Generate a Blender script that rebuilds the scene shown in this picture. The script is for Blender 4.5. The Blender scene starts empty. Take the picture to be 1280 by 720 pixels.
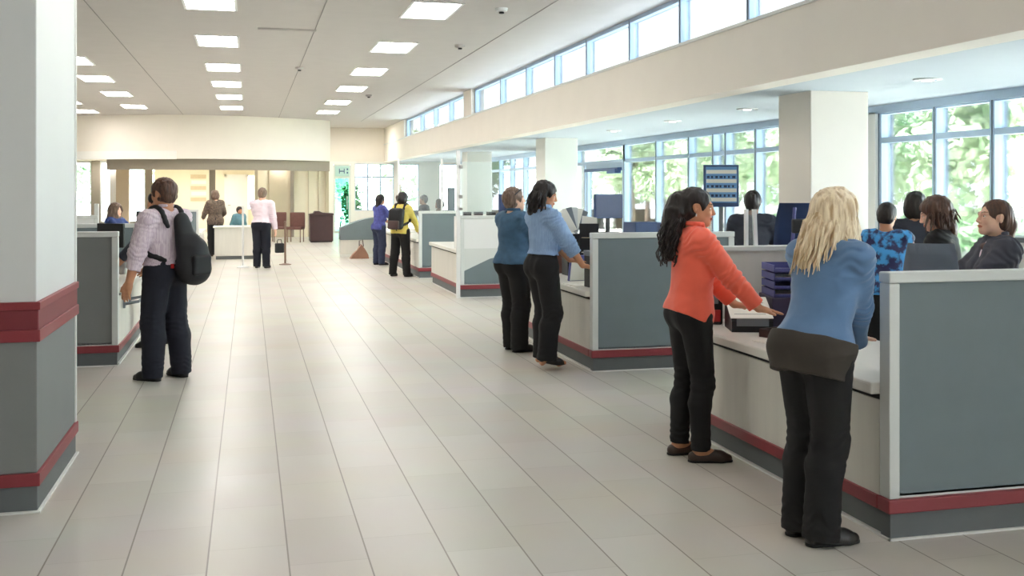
import bpy, bmesh, math, random
import numpy as np
from mathutils import Vector, Matrix

sc = bpy.context.scene
COL = sc.collection
PI = math.pi
R = random.Random(7)

# ------------------------------------------------------------------ materials
def lin(c):
    return tuple((v / 255.0 / 12.92) if v / 255.0 <= 0.04045 else ((v / 255.0 + 0.055) / 1.055) ** 2.4 for v in c)

def mat(name, rgb, rough=0.6, metal=0.0, var=0.0, scale=8.0, stretch=(1, 1, 1), bump=0.0, bscale=None, spec=0.5, coat=0.0, rgb2=None, detail=3.0, sheen=0.0, contrast=None):
    """principled material whose colour wanders a little between two tones with object-space noise"""
    m = bpy.data.materials.new(name); m.use_nodes = True
    nt = m.node_tree; b = nt.nodes['Principled BSDF']
    c = lin(rgb)
    b.inputs['Base Color'].default_value = (*c, 1)
    b.inputs['Roughness'].default_value = rough
    b.inputs['Metallic'].default_value = metal
    b.inputs['Specular IOR Level'].default_value = spec
    b.inputs['Coat Weight'].default_value = coat
    b.inputs['Sheen Weight'].default_value = sheen
    tc = nt.nodes.new('ShaderNodeTexCoord'); mp = nt.nodes.new('ShaderNodeMapping')
    nt.links.new(tc.outputs['Object'], mp.inputs['Vector'])
    mp.inputs['Scale'].default_value = stretch
    nz = nt.nodes.new('ShaderNodeTexNoise'); nz.inputs['Scale'].default_value = scale; nz.inputs['Detail'].default_value = detail
    nt.links.new(mp.outputs['Vector'], nz.inputs['Vector'])
    if var > 0 or rgb2:
        cr = nt.nodes.new('ShaderNodeValToRGB')
        lo, hi = contrast or (0.3, 0.7)
        cr.color_ramp.elements[0].position = lo; cr.color_ramp.elements[1].position = hi
        if rgb2:
            c2 = lin(rgb2); cr.color_ramp.elements[0].color = (*c2, 1); cr.color_ramp.elements[1].color = (*c, 1)
        else:
            cr.color_ramp.elements[0].color = (*[v * (1 - var) for v in c], 1)
            cr.color_ramp.elements[1].color = (*[min(1, v * (1 + var)) for v in c], 1)
        nt.links.new(nz.outputs['Fac'], cr.inputs['Fac'])
        nt.links.new(cr.outputs['Color'], b.inputs['Base Color'])
    if bump > 0:
        n2 = nz
        if bscale:
            n2 = nt.nodes.new('ShaderNodeTexNoise'); n2.inputs['Scale'].default_value = bscale; n2.inputs['Detail'].default_value = 3
            nt.links.new(mp.outputs['Vector'], n2.inputs['Vector'])
        bp = nt.nodes.new('ShaderNodeBump'); bp.inputs['Strength'].default_value = bump; bp.inputs['Distance'].default_value = 0.01
        nt.links.new(n2.outputs['Fac'], bp.inputs['Height']); nt.links.new(bp.outputs['Normal'], b.inputs['Normal'])
    return m

def emit(name, rgb, s):
    m = bpy.data.materials.new(name); m.use_nodes = True
    nt = m.node_tree; b = nt.nodes['Principled BSDF']
    b.inputs['Base Color'].default_value = (*lin(rgb), 1)
    b.inputs['Emission Color'].default_value = (*lin(rgb), 1)
    b.inputs['Emission Strength'].default_value = s
    return m

def glass(name, tint=(1, 1, 1), gloss=1.0, frost=0.0):
    m = bpy.data.materials.new(name); m.use_nodes = True
    nt = m.node_tree; nt.nodes.clear()
    out = nt.nodes.new('ShaderNodeOutputMaterial')
    tr = nt.nodes.new('ShaderNodeBsdfTransparent'); tr.inputs['Color'].default_value = (*tint, 1)
    gl = nt.nodes.new('ShaderNodeBsdfGlossy'); gl.inputs['Roughness'].default_value = 0.03
    fr = nt.nodes.new('ShaderNodeFresnel'); fr.inputs['IOR'].default_value = 1.3
    mu = nt.nodes.new('ShaderNodeMath'); mu.operation = 'MULTIPLY'; mu.inputs[1].default_value = gloss
    mx = nt.nodes.new('ShaderNodeMixShader')
    nt.links.new(fr.outputs[0], mu.inputs[0]); nt.links.new(mu.outputs[0], mx.inputs[0])
    src = tr.outputs[0]
    if frost > 0:
        df = nt.nodes.new('ShaderNodeBsdfDiffuse'); df.inputs['Color'].default_value = (0.85, 0.9, 0.92, 1)
        m2 = nt.nodes.new('ShaderNodeMixShader'); m2.inputs[0].default_value = frost
        nt.links.new(tr.outputs[0], m2.inputs[1]); nt.links.new(df.outputs[0], m2.inputs[2]); src = m2.outputs[0]
    nt.links.new(src, mx.inputs[1]); nt.links.new(gl.outputs[0], mx.inputs[2])
    nt.links.new(mx.outputs[0], out.inputs['Surface'])
    return m

def floor_mat():
    m = bpy.data.materials.new('floor_tiles'); m.use_nodes = True
    nt = m.node_tree; b = nt.nodes['Principled BSDF']; L = nt.links.new
    tc = nt.nodes.new('ShaderNodeTexCoord'); mp = nt.nodes.new('ShaderNodeMapping')
    mp.inputs['Rotation'].default_value = (0, 0, PI / 2)
    mp.inputs['Location'].default_value = (0.18, 0.174 - 0.343 * 0, 0)
    L(tc.outputs['Object'], mp.inputs['Vector'])
    br = nt.nodes.new('ShaderNodeTexBrick')
    br.offset = 0.43; br.squash = 1.0
    br.inputs['Color1'].default_value = (*lin((201, 197, 188)), 1)
    br.inputs['Color2'].default_value = (*lin((192, 187, 177)), 1)
    br.inputs['Mortar'].default_value = (*lin((178, 173, 162)), 1)
    br.inputs['Scale'].default_value = 1.0
    br.inputs['Brick Width'].default_value = 0.63; br.inputs['Row Height'].default_value = 0.343
    br.inputs['Mortar Size'].default_value = 0.0022; br.inputs['Mortar Smooth'].default_value = 0.3
    br.inputs['Bias'].default_value = -0.2
    L(mp.outputs['Vector'], br.inputs['Vector'])
    # darker continuous joints along the aisle
    sx = nt.nodes.new('ShaderNodeSeparateXYZ'); L(tc.outputs['Object'], sx.inputs[0])
    a = nt.nodes.new('ShaderNodeMath'); a.operation = 'ADD'; a.inputs[1].default_value = 0.174 + 0.343 * 40 + 0.1715; L(sx.outputs['X'], a.inputs[0])
    d = nt.nodes.new('ShaderNodeMath'); d.operation = 'DIVIDE'; d.inputs[1].default_value = 0.343; L(a.outputs[0], d.inputs[0])
    f = nt.nodes.new('ShaderNodeMath'); f.operation = 'FRACT'; L(d.outputs[0], f.inputs[0])
    s = nt.nodes.new('ShaderNodeMath'); s.operation = 'SUBTRACT'; s.inputs[1].default_value = 0.5; L(f.outputs[0], s.inputs[0])
    ab = nt.nodes.new('ShaderNodeMath'); ab.operation = 'ABSOLUTE'; L(s.outputs[0], ab.inputs[0])
    lt = nt.nodes.new('ShaderNodeMath'); lt.operation = 'LESS_THAN'; lt.inputs[1].default_value = 0.0105; L(ab.outputs[0], lt.inputs[0])
    nz = nt.nodes.new('ShaderNodeTexNoise'); nz.inputs['Scale'].default_value = 1.4; nz.inputs['Detail'].default_value = 5
    L(tc.outputs['Object'], nz.inputs['Vector'])
    ov = nt.nodes.new('ShaderNodeMix'); ov.data_type = 'RGBA'; ov.blend_type = 'OVERLAY'; ov.inputs[0].default_value = 0.12
    L(br.outputs['Color'], ov.inputs[6]); L(nz.outputs['Color'], ov.inputs[7])
    mx = nt.nodes.new('ShaderNodeMix'); mx.data_type = 'RGBA'
    L(lt.outputs[0], mx.inputs[0]); L(ov.outputs[2], mx.inputs[6]); mx.inputs[7].default_value = (*lin((136, 129, 118)), 1)
    L(mx.outputs[2], b.inputs['Base Color'])
    b.inputs['Roughness'].default_value = 0.33
    b.inputs['Specular IOR Level'].default_value = 0.36
    rr = nt.nodes.new('ShaderNodeMapRange'); rr.inputs[3].default_value = 0.27; rr.inputs[4].default_value = 0.42
    L(nz.outputs['Fac'], rr.inputs[0]); L(rr.outputs[0], b.inputs['Roughness'])
    return m

M = {}
M['floor'] = floor_mat()
M['ceil'] = mat('ceiling_tile', (194, 189, 186), 0.9, var=0.02, scale=3, bump=0.04, bscale=90)
M['low_ceil'] = mat('low_ceiling_paint', (190, 200, 209), 0.8, var=0.01, scale=2)
M['cream'] = mat('cream_paint', (236, 229, 219), 0.75, var=0.015, scale=2)
M['white_wall'] = mat('white_wall_paint', (236, 235, 230), 0.7, var=0.012, scale=2)
M['warm_wall'] = mat('warm_cream_paint', (238, 230, 208), 0.7, var=0.02, scale=1.5)
M['taupe'] = mat('taupe_fascia', (150, 141, 128), 0.7, var=0.03, scale=2)
M['tan'] = mat('tan_panel', (196, 184, 160), 0.7, var=0.03, scale=2)
M['pillar_white'] = mat('pillar_white_laminate', (222, 223, 221), 0.5, var=0.01, scale=2)
M['frame'] = mat('window_frame_paint', (168, 188, 210), 0.4, metal=0.0, var=0.02)
M['frame_dark'] = mat('window_frame_dark_gasket', (70, 82, 96), 0.5)  # dark gasket lines along the upright frame bars
M['glass'] = glass('window_glass', (0.96, 0.985, 0.99), 0.9)
M['screen_glass'] = glass('counter_screen_glass', (0.93, 0.97, 0.97), 1.0, frost=0.12)
M['green_glass'] = glass('green_door_glass', (0.45, 0.82, 0.72), 0.8)
M['gray_panel'] = mat('gray_fabric_panel', (116, 128, 133), 0.8, var=0.03, scale=5, bump=0.08, bscale=300)
M['left_gray'] = mat('gray_laminate_panel', (126, 128, 127), 0.7, var=0.02, scale=4)
M['panel_frame'] = mat('panel_frame_powder_coat', (216, 219, 216), 0.45, var=0.01)
M['laminate'] = mat('counter_front_laminate', (218, 215, 206), 0.5, var=0.035, scale=5, stretch=(3, 3, 0.25))
M['worktop'] = mat('worktop_laminate', (226, 224, 216), 0.35, var=0.015, scale=12)
M['red'] = mat('maroon_bumper_strip', (134, 50, 56), 0.45, var=0.05, scale=6)
M['kick'] = mat('gray_kick_plinth', (98, 103, 104), 0.6, var=0.04, scale=6)
M['caulk'] = mat('white_floor_bead', (226, 226, 222), 0.6)
M['black'] = mat('black_plastic', (22, 22, 25), 0.45, var=0.05)
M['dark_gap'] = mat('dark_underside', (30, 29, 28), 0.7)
M['navy'] = mat('navy_plastic', (38, 58, 98), 0.45, var=0.08, scale=10)
M['slate_blue'] = mat('slate_blue_plastic', (60, 82, 124), 0.5, var=0.06)
M['purple_bin'] = mat('violet_blue_plastic', (84, 88, 148), 0.45, var=0.06, scale=14)
M['purple_dark'] = mat('dark_violet_plastic', (58, 52, 78), 0.45, var=0.08, scale=14)
M['paper'] = mat('white_paper', (240, 238, 228), 0.8)
M['card'] = mat('buff_card', (206, 190, 160), 0.8, var=0.05)
M['red_plastic'] = mat('red_plastic', (170, 40, 40), 0.4)
M['brown'] = mat('dark_brown_laminate', (66, 44, 44), 0.5, var=0.08, scale=6)
M['wood_brown'] = mat('brown_chair_fabric', (110, 74, 66), 0.7, var=0.1, scale=12)
M['steel'] = mat('brushed_steel', (170, 168, 164), 0.35, metal=0.8, var=0.05, stretch=(1, 1, 20))
M['bronze'] = mat('bronze_post_paint', (136, 110, 96), 0.4, metal=0.3, var=0.05)
M['white_plastic'] = mat('white_plastic', (232, 233, 232), 0.4)
M['gray_plastic'] = mat('gray_plastic', (120, 128, 134), 0.5)
M['grille'] = mat('grille_gray', (128, 124, 120), 0.6)
M['lamp'] = emit('troffer_diffuser', (255, 249, 243), 19.0)
M['can_lamp'] = emit('downlight_lens', (255, 248, 238), 4.0)
M['mirror'] = mat('downlight_reflector', (210, 210, 210), 0.2, metal=0.9)
M['leaf'] = mat('pale_green_leaves', (176, 204, 168), 0.6, rgb2=(140, 182, 144), scale=2.5)
M['leaf2'] = mat('yellow_green_leaves', (202, 216, 184), 0.6, rgb2=(170, 200, 164), scale=2.5)
M['bark'] = mat('gray_bark', (120, 104, 90), 0.9, var=0.2, scale=9, stretch=(1, 1, .2))
M['paving'] = mat('pale_outdoor_paving', (214, 212, 204), 0.9, var=0.05, scale=1)
M['render_wall'] = mat('pale_rendered_wall', (226, 228, 226), 0.9, var=0.04, scale=1)
M['hedge'] = mat('dark_green_hedge_leaves', (84, 128, 80), 0.7, rgb2=(58, 100, 66), scale=4)

# ------------------------------------------------------------------ mesh helpers
class MB:
    """collects shapes; build() links them as ONE mesh object"""
    def __init__(self): self.bm = bmesh.new()
    def box(self, x0, y0, z0, x1, y1, z1, bev=0.0, rz=0.0, about=None, mtx=None):
        x0, x1 = min(x0, x1), max(x0, x1); y0, y1 = min(y0, y1), max(y0, y1); z0, z1 = min(z0, z1), max(z0, z1)
        r = bmesh.ops.create_cube(self.bm, size=1.0); vs = r['verts']
        bmesh.ops.scale(self.bm, vec=(x1 - x0, y1 - y0, z1 - z0), verts=vs)
        bmesh.ops.translate(self.bm, vec=((x0 + x1) / 2, (y0 + y1) / 2, (z0 + z1) / 2), verts=vs)
        if bev > 0:
            es = list({e for v in vs for e in v.link_edges})
            rb = bmesh.ops.bevel(self.bm, geom=es, offset=bev, segments=2, affect='EDGES', profile=0.5)
            vs = list({v for f in rb['faces'] for v in f.verts} | {v for v in vs if v.is_valid})
        if rz:
            a = Vector(about) if about else Vector(((x0 + x1) / 2, (y0 + y1) / 2, 0))
            bmesh.ops.rotate(self.bm, cent=a, matrix=Matrix.Rotation(rz, 3, 'Z'), verts=vs)
        if mtx is not None: bmesh.ops.transform(self.bm, matrix=mtx, verts=vs)
        return self
    def lathe(self, prof, c=(0, 0, 0), n=24, mtx=None):
        rings = []
        for r, z in prof:
            rings.append([self.bm.verts.new((c[0] + r * math.cos(2 * PI * i / n), c[1] + r * math.sin(2 * PI * i / n), c[2] + z)) for i in range(n)])
        for a, b in zip(rings, rings[1:]):
            for i in range(n): self.bm.faces.new((a[i], a[(i + 1) % n], b[(i + 1) % n], b[i]))
        self.bm.faces.new(list(reversed(rings[0]))); self.bm.faces.new(rings[-1])
        if mtx is not None: bmesh.ops.transform(self.bm, matrix=mtx, verts=[v for q in rings for v in q])
        return self
    def tube(self, pts, rad, n=8):
        pts = [Vector(p) for p in pts]
        rads = rad if isinstance(rad, (list, tuple)) else [rad] * len(pts)
        rings = []; up = None
        for i, p in enumerate(pts):
            t = (pts[min(i + 1, len(pts) - 1)] - pts[max(i - 1, 0)]).normalized()
            if up is None:
                up = Vector((0, 0, 1)) if abs(t.z) < .9 else Vector((1, 0, 0))
            u = t.cross(up)
            if u.length < 1e-5: u = t.cross(Vector((0, 1, 0)))
            u.normalize(); w = u.cross(t).normalized(); up = w
            rings.append([self.bm.verts.new(p + (u * math.cos(2 * PI * k / n) + w * math.sin(2 * PI * k / n)) * rads[i]) for k in range(n)])
        for a, b in zip(rings, rings[1:]):
            for i in range(n): self.bm.faces.new((a[i], a[(i + 1) % n], b[(i + 1) % n], b[i]))
        self.bm.faces.new(list(reversed(rings[0]))); self.bm.faces.new(rings[-1])
        return self
    def prism(self, poly, d0, d1, axis='y'):
        """polygon (a, b) pairs extruded along an axis: y -> (x, z) polygon, x -> (y, z), z -> (x, y)"""
        def P(a, b, d): return {'y': (a, d, b), 'x': (d, a, b), 'z': (a, b, d)}[axis]
        A = [self.bm.verts.new(P(a, b, d0)) for a, b in poly]; B = [self.bm.verts.new(P(a, b, d1)) for a, b in poly]
        n = len(poly)
        for i in range(n): self.bm.faces.new((A[i], A[(i + 1) % n], B[(i + 1) % n], B[i]))
        self.bm.faces.new(list(reversed(A))); self.bm.faces.new(B)
        return self
    def build(self, name, material, parent=None, smooth=False, loc=None):
        bmesh.ops.recalc_face_normals(self.bm, faces=self.bm.faces[:])
        me = bpy.data.meshes.new(name); self.bm.to_mesh(me); self.bm.free()
        me.materials.append(material)
        if smooth:
            for p in me.polygons: p.use_smooth = True
        o = bpy.data.objects.new(name, me); COL.objects.link(o)
        if parent is not None: o.parent = parent
        if loc: o.location = loc
        return o

def tag(o, label=None, cat=None, group=None, kind=None):
    if label: o['label'] = label
    if cat: o['category'] = cat
    if group: o['group'] = group
    if kind: o['kind'] = kind
    return o

def thing(name, label, cat, loc=(0, 0, 0), rz=0.0, group=None):
    o = bpy.data.objects.new(name, None); COL.objects.link(o)
    o.location = loc; o.rotation_euler = (0, 0, rz); o.empty_display_size = 0.1
    return tag(o, label, cat, group)

def dup(root, loc, rz=None, label=None, group=None):
    r = root.copy(); COL.objects.link(r); r.location = loc
    if rz is not None: r.rotation_euler = (0, 0, rz)
    if label: r['label'] = label
    if group: r['group'] = group
    for ch in list(root.children):
        c = ch.copy(); COL.objects.link(c); c.parent = r
        for g in list(ch.children):
            d = g.copy(); COL.objects.link(d); d.parent = c
    return r

def struct(o):
    o['kind'] = 'structure'; return o

# ------------------------------------------------------------------ world and sun
w = bpy.data.worlds.new('World'); sc.world = w; w.use_nodes = True
bg = w.node_tree.nodes['Background']
nt = w.node_tree
sky = nt.nodes.new('ShaderNodeTexSky'); sky.sky_type = 'HOSEK_WILKIE'; sky.turbidity = 4.0; sky.ground_albedo = 0.5
sky.sun_direction = Vector((-0.55, -0.12, 0.82)).normalized()
mixn = nt.nodes.new('ShaderNodeMix'); mixn.data_type = 'RGBA'; mixn.inputs[0].default_value = 0.75
mixn.inputs[7].default_value = (0.85, 0.93, 1.0, 1)
nt.links.new(sky.outputs[0], mixn.inputs[6]); nt.links.new(mixn.outputs[2], bg.inputs['Color'])
bg.inputs['Strength'].default_value = 10.0
sl = bpy.data.lights.new('sun', 'SUN'); sl.energy = 70.0; sl.angle = math.radians(3); sl.color = (1, .96, .9)
so = bpy.data.objects.new('sun', sl); COL.objects.link(so)
so.rotation_euler = Vector((0.55, 0.12, -0.82)).to_track_quat('-Z', 'Y').to_euler()

# lamps: the ceiling rows go on above the camera, and added fill lights brighten the rear room and far corner
def lamp(x, y, z, sx, sy, watts, col=(1, .955, .9)):
    a = bpy.data.lights.new('unseen_fill_light', 'AREA'); a.shape = 'RECTANGLE'; a.size = sx; a.size_y = sy; a.energy = watts; a.color = col
    o = bpy.data.objects.new('unseen_fill_light', a); COL.objects.link(o); o.location = (x, y, z)
for y_ in (2.6, 6.3, 9.95):
    for x_ in (2.33, -.48): lamp(x_, y_, 3.985, .6, 1.2, 15)
lamp(-1.6, 39.6, 2.6, 1.2, 1.2, 95); lamp(1.0, 36.6, 2.6, .3, .3, 10); lamp(3.7, 37.6, 3.98, .6, 1.2, 70); lamp(-4.6, 38.0, 2.6, .6, .6, 30)  # fill lights without fixtures, added to brighten rear rooms and end wall

# ------------------------------------------------------------------ camera
cam = bpy.data.cameras.new('camera'); co = bpy.data.objects.new('camera', cam); COL.objects.link(co)
YAW = math.atan(329 / 1300)
co.location = (0, 0, 1.62); co.rotation_euler = (PI / 2, 0, -YAW)
cam.sensor_width = 36; cam.lens = 36 * 1300 / 1280
cam.shift_y = -122 / 1280
cam.clip_end = 300; cam.clip_start = 0.05
sc.camera = co
vs_ = sc.view_settings
vs_.view_transform = 'Standard'; vs_.look = 'None'; vs_.exposure = 0.27; vs_.gamma = 1.0; vs_.use_curve_mapping = False
sc.cycles.use_denoising = True
sc.cycles.max_bounces = 10; sc.cycles.diffuse_bounces = 6; sc.cycles.transparent_max_bounces = 24

# ------------------------------------------------------------------ the setting
CH = 4.0                                     # main ceiling
struct(MB().box(-9, -5, -0.2, 8.25, 44, 0).build('floor', M['floor']))

# main ceiling slab with shallow joints
cb = MB().box(-9, -5, CH + 0.003, 5.3, 44, CH + 0.25)
xs = [-9] + [2.33 + 2.83 * k for k in range(-4, 2)]
struct(cb.build('ceiling', M['ceil']))
# fine metal reveal lines of the ceiling, a run along the hall every few tiles
for i, x in enumerate((-2.0, 0.95, 3.75)):
    struct(MB().box(x - 0.006, -2, CH - 0.002, x + 0.006, 36, CH + 0.004).build('trim_%d' % (i + 1), M['grille']))

struct(MB().box(-9.3, -5, 0, -9, 44, CH).build('wall_left', M['white_wall']))
struct(MB().box(-9.3, -5.2, 0, 8.3, -5, CH).build('wall_back', M['white_wall']))

# bulkhead over the right hand counters
struct(MB().box(5.05, -3, 2.70, 5.35, 40, 3.38).build('wall_bulkhead', M['cream']))
# ledge under the clerestory
struct(MB().box(5.03, -3, 3.36, 5.36, 40, 3.395).build('trim_4', M['panel_frame']))
# solid pieces of the clerestory wall
struct(MB().box(5.05, 23.85, 3.39, 5.35, 24.75, CH).box(5.05, 34.7, 3.39, 5.35, 40, CH).build('wall_clerestory', M['cream']))

def window_x(name, x, ys, zs, depth=0.12, fw=0.035, mat_=None, extra=None, bottom=True):
    """a glazed run in the plane x: frame bars at every y in ys and z in zs, one glass mesh"""
    f = MB(); d = depth / 2
    for i, y in enumerate(ys):
        ww = fw * (1.4 if i in (0, len(ys) - 1) else 1.0)
        f.box(x - d, y - ww, zs[0], x + d, y + ww, zs[-1])
    for z in zs:
        f.box(x - d * 0.96, ys[0], z - fw * 0.9, x + d * 0.96, ys[-1], z + fw * 0.9)
    if extra: extra(f)
    o = struct(f.build(name, mat_ or M['frame']))
    g = MB().box(x - 0.006, ys[0], zs[0], x + 0.006, ys[-1], zs[-1])
    g.build('pane', M['glass'], o)
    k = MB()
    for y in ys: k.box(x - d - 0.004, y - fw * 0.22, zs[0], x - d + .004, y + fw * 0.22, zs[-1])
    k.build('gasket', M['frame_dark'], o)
    return o

window_x('window_1', 5.2, [-1.0, 0.9, 2.8, 4.6, 6.4, 8.3, 10.1, 11.9, 13.65, 15.55, 17.3, 19.2, 21.3, 23.85], [3.4, 3.98])
window_x('window_2', 5.2, [24.75, 27.05, 29.4, 31.8, 34.7], [3.4, 3.98])

# low ceiling and its roof
struct(MB().box(5.34, -3, 2.72, 8.3, 40, 2.98).build('ceiling_low', M['low_ceil']))

# window wall on the right
WX = 8.05
struct(MB().box(WX - 0.12, -3, 2.62, WX + 0.15, 40.3, 2.73).build('trim_5', M['frame']))
pier = MB()
for y0, y1 in ((-3, 5.0), (12.0, 13.3), (24.95, 27.8), (35.2, 40.3)): pier.box(WX - 0.12, y0, 0, WX + 0.15, y1, 2.64)
pier.box(WX - 0.12, 5, 0, WX + 0.15, 12, 0.42).box(WX - 0.12, 13.3, 0, WX + 0.15, 21.5, 0.42).box(WX - 0.12, 27.8, 0, WX + 0.15, 35.2, 0.42)
struct(pier.build('wall_right', M['white_wall']))
window_x('window_3', WX, [5.0, 6.3, 7.5, 8.7, 9.85, 10.85, 11.98], [0.42, 2.27, 2.64], depth=0.16, fw=0.04)
window_x('window_4', WX, [13.3, 14.05, 15.4, 16.5, 17.0, 18.05, 19.65, 21.5], [0.42, 2.27, 2.64], depth=0.16, fw=0.04)
window_x('window_5', WX, [27.8, 28.6, 30.1, 31.7, 33.2, 35.2], [0.42, 2.27, 2.64], depth=0.16, fw=0.045)
# glazed door in the window wall with a transom and a closer
def dbar(f):
    pass
window_x('window_6', WX, [21.5, 24.95], [2.27, 2.64], depth=0.16, fw=0.045)
d1 = struct(MB().box(WX - 0.05, 21.55, 0.02, WX + 0.05, 21.68, 2.24).box(WX - 0.05, 24.1, 0.02, WX + 0.05, 24.22, 2.24)
            .box(WX - 0.049, 21.6, 2.1, WX + 0.049, 24.2, 2.24).box(WX - 0.049, 21.6, 0.02, WX + 0.049, 24.2, 0.22)
            .box(WX - 0.05, 24.24, 0.0, WX + 0.05, 24.9, 0.3).box(WX - 0.05, 24.3, 0.0, WX + 0.05, 24.36, 2.24).build('door_1', M['frame']))
MB().box(WX - 0.006, 21.6, 0.1, WX + 0.006, 24.9, 2.24).build('pane', M['glass'], d1)
MB().box(WX - 0.16, 21.7, 2.06, WX - 0.05, 24.05, 2.13).box(WX - 0.2, 21.75, 2.0, WX - 0.05, 22.3, 2.1, 0.01).build('door_closer', M['slate_blue'], d1)

# free standing columns carrying the bulkhead zone
for i, y in enumerate((10.3, 20.9, 28.9)):
    struct(MB().box(6.0, y, 0, 6.72, y + 0.72, 2.74, 0.012).build('column' if i == 0 else 'column.%03d' % i, M['cream'] if i == 0 else M['white_wall']))

# downlights in the low ceiling
def downlight(x, y, label):
    t = thing('downlight', label, 'ceiling light', (x, y, 2.72), 0, 'recessed downlights')
    MB().lathe([(0.085, -0.012), (0.14, -0.012), (0.14, 0.0), (0.085, 0.0)][1:3] + [(0.085, 0.0)], n=28).build('trim_ring', M['white_plastic'], t)
    MB().lathe([(0.06, -0.016), (0.085, -0.014), (0.085, -0.01)], n=24).build('reflector', M['mirror'], t)
    MB().lathe([(0.05, -0.022), (0.055, -0.017), (0.055, -0.012)], n=20).build('lens', M['can_lamp'], t)
for y, lab in ((8.95, 'round recessed downlight nearest the camera, right of the cream column'), (12.78, 'round recessed downlight just left of the cream column top'),
               (15.33, 'middle round recessed downlight above the blue display board'), (18.06, 'round recessed downlight above the glazed door, small and far')):
    downlight(6.5, y, lab)

# end wall at the far right with door, windows and two bright tall windows
EY = 40.0
ew = MB()
for x0, x1, z0, z1 in ((2.3, 3.12, 0, CH), (3.12, 3.78, 2.6, CH), (3.78, 3.93, 0, CH), (3.93, 5.42, 2.64, CH), (3.93, 5.42, 0, 0.85), (5.42, 5.57, 0, CH), (5.57, 6.4, 2.64, 2.8), (6.4, 7.2, 0, 2.8), (7.2, 8.0, 2.64, 2.8), (8.0, 8.3, 0, 2.8)):
    ew.box(x0, EY, z0, x1, EY + 0.25, z1)
struct(ew.build('wall_end', M['white_wall']))
struct(MB().box(2.3, EY - .02, 2.72, 5.3, EY, CH).build('wall_end_upper', M['cream']))
def window_y(name, y, xs, zs, depth=0.12, fw=0.03, mt=None, gl=None, px=None):
    f = MB(); d = depth / 2
    for x in xs: f.box(x - fw, y - d, zs[0], x + fw, y + d, zs[-1])
    for z in zs: f.box(xs[0], y - d * .96, z - fw, xs[-1], y + d * .96, z + fw)
    o = struct(f.build(name, mt or M['frame']))
    MB().box(xs[0], y - .006, zs[0], xs[-1], y + .006, zs[-1]).build('pane', gl or M['glass'], o)
    return o
window_y('window_7', EY + 0.1, [3.93, 4.43, 4.92, 5.42], [0.85, 2.13, 2.64])
window_y('window_8', EY + 0.1, [5.57, 6.4], [0.05, 2.64])
window_y('window_9', EY + 0.1, [7.2, 8.0], [0.05, 2.64])
d2 = window_y('door_2', EY + 0.1, [3.15, 3.75], [0.03, 2.12, 2.58], gl=M['green_glass'], fw=0.045, mt=M['panel_frame'])
MB().box(3.62, EY + 0.0, 0.9, 3.66, EY + 0.05, 1.4, 0.01).build('pull_handle', M['steel'], d2)
sg = thing('door_sign', 'small pale sign with dark glyph above the green glass door', 'sign', (3.45, EY + 0.02, 2.16))
MB().box(-0.27, -0.02, 0.0, 0.27, 0.0, 0.38, 0.006).build('board', mat('pale_teal_sign', (176, 208, 202), .5), sg)
MB().box(-.12, -.026, .1, -.09, -.018, .29).box(.06, -.026, .1, .09, -.018, .29).box(-.12, -.026, .17, .09, -.018, .21).box(.17, -.026, .1, .22, -.018, .17).box(.17, -.026, .23, .22, -.018, .3).build('glyph', M['slate_blue'], sg)

# curved bulkhead across the far end of the hall
def curve_y(x, base=34.2): return base + 0.1 * (x + 1.5) ** 2
def curved_band(name, x0, x1, z0, z1, dy, th, m, base=34.2, n=40):
    b = MB().bm; mb = MB(); b = mb.bm; rows = []
    for i in range(n + 1):
        x = x0 + (x1 - x0) * i / n; y = curve_y(x, base) + dy
        rows.append([b.verts.new((x, y, z0)), b.verts.new((x, y, z1)), b.verts.new((x, y + th, z1)), b.verts.new((x, y + th, z0))])
    for p, q in zip(rows, rows[1:]):
        for k in range(4): b.faces.new((p[k], p[(k + 1) % 4], q[(k + 1) % 4], q[k]))
    b.faces.new(rows[0]); b.faces.new(list(reversed(rows[-1])))
    return struct(mb.build(name, m))
curved_band('wall_far', -5.9, 2.7, 2.62, CH, 0, 0.3, M['cream'])
curved_band('trim_6', -5.9, -2.2, 2.6, 2.86, -0.09, 0.1, M['white_wall'])
curved_band('trim_7', -4.4, 2.7, 2.28, 2.64, 0.35, 0.2, M['taupe'])
struct(MB().box(-9, 36.0, 2.62, -5.85, 36.3, CH).build('wall_far_return', M['cream']))
# deep soffit behind the curved bulkhead
curved_band('ceiling_rear', -9, 2.7, 2.65, 2.8, 0.31, 8.5, M['warm_wall'])

# rear rooms beyond the opening: tan and cream panels, posts, lit door, windows
struct(MB().box(0.2, 37.0, 0, 2.72, 37.25, 2.65).box(0.2, 37.2, 0, .35, 42, 2.65).build('wall_rear', M['warm_wall']))
struct(MB().box(0.68, 36.93, 0, 1.4, 37.0, 2.62).build('trim_8', M['tan']))
struct(MB().box(1.4, 36.88, 0, 1.52, 37.0, 2.62).build('trim_9', M['taupe']))
struct(MB().box(2.0, 36.96, 0, 2.03, 37.0, 2.62).box(2.35, 36.96, 0, 2.38, 37.0, 2.62).box(2.6, 36.9, 0, 2.72, 37.0, 2.62).build('trim_10', M['tan']))
struct(MB().box(0.2, 36.9, 0, 0.3, 37.0, 2.62).build('trim_11', M['tan']))
struct(MB().box(-1.3, 36.6, 0, -1.1, 36.8, 2.62).build('trim_12', M['taupe']))
bw = MB()
for x0, x1, z0, z1 in ((-3.5, -2.2, 0, 2.65), (-2.2, .2, 0, .9), (-2.2, .2, 2.5, 2.65)): bw.box(x0, 42, z0, x1, 42.2, z1)
bw.box(-2.2, 42, .9, -0.86, 42.2, 2.65).box(-.86, 42, 2.2, .2, 42.2, 2.65)
struct(bw.build('wall_rear_room', M['warm_wall']))
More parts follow.
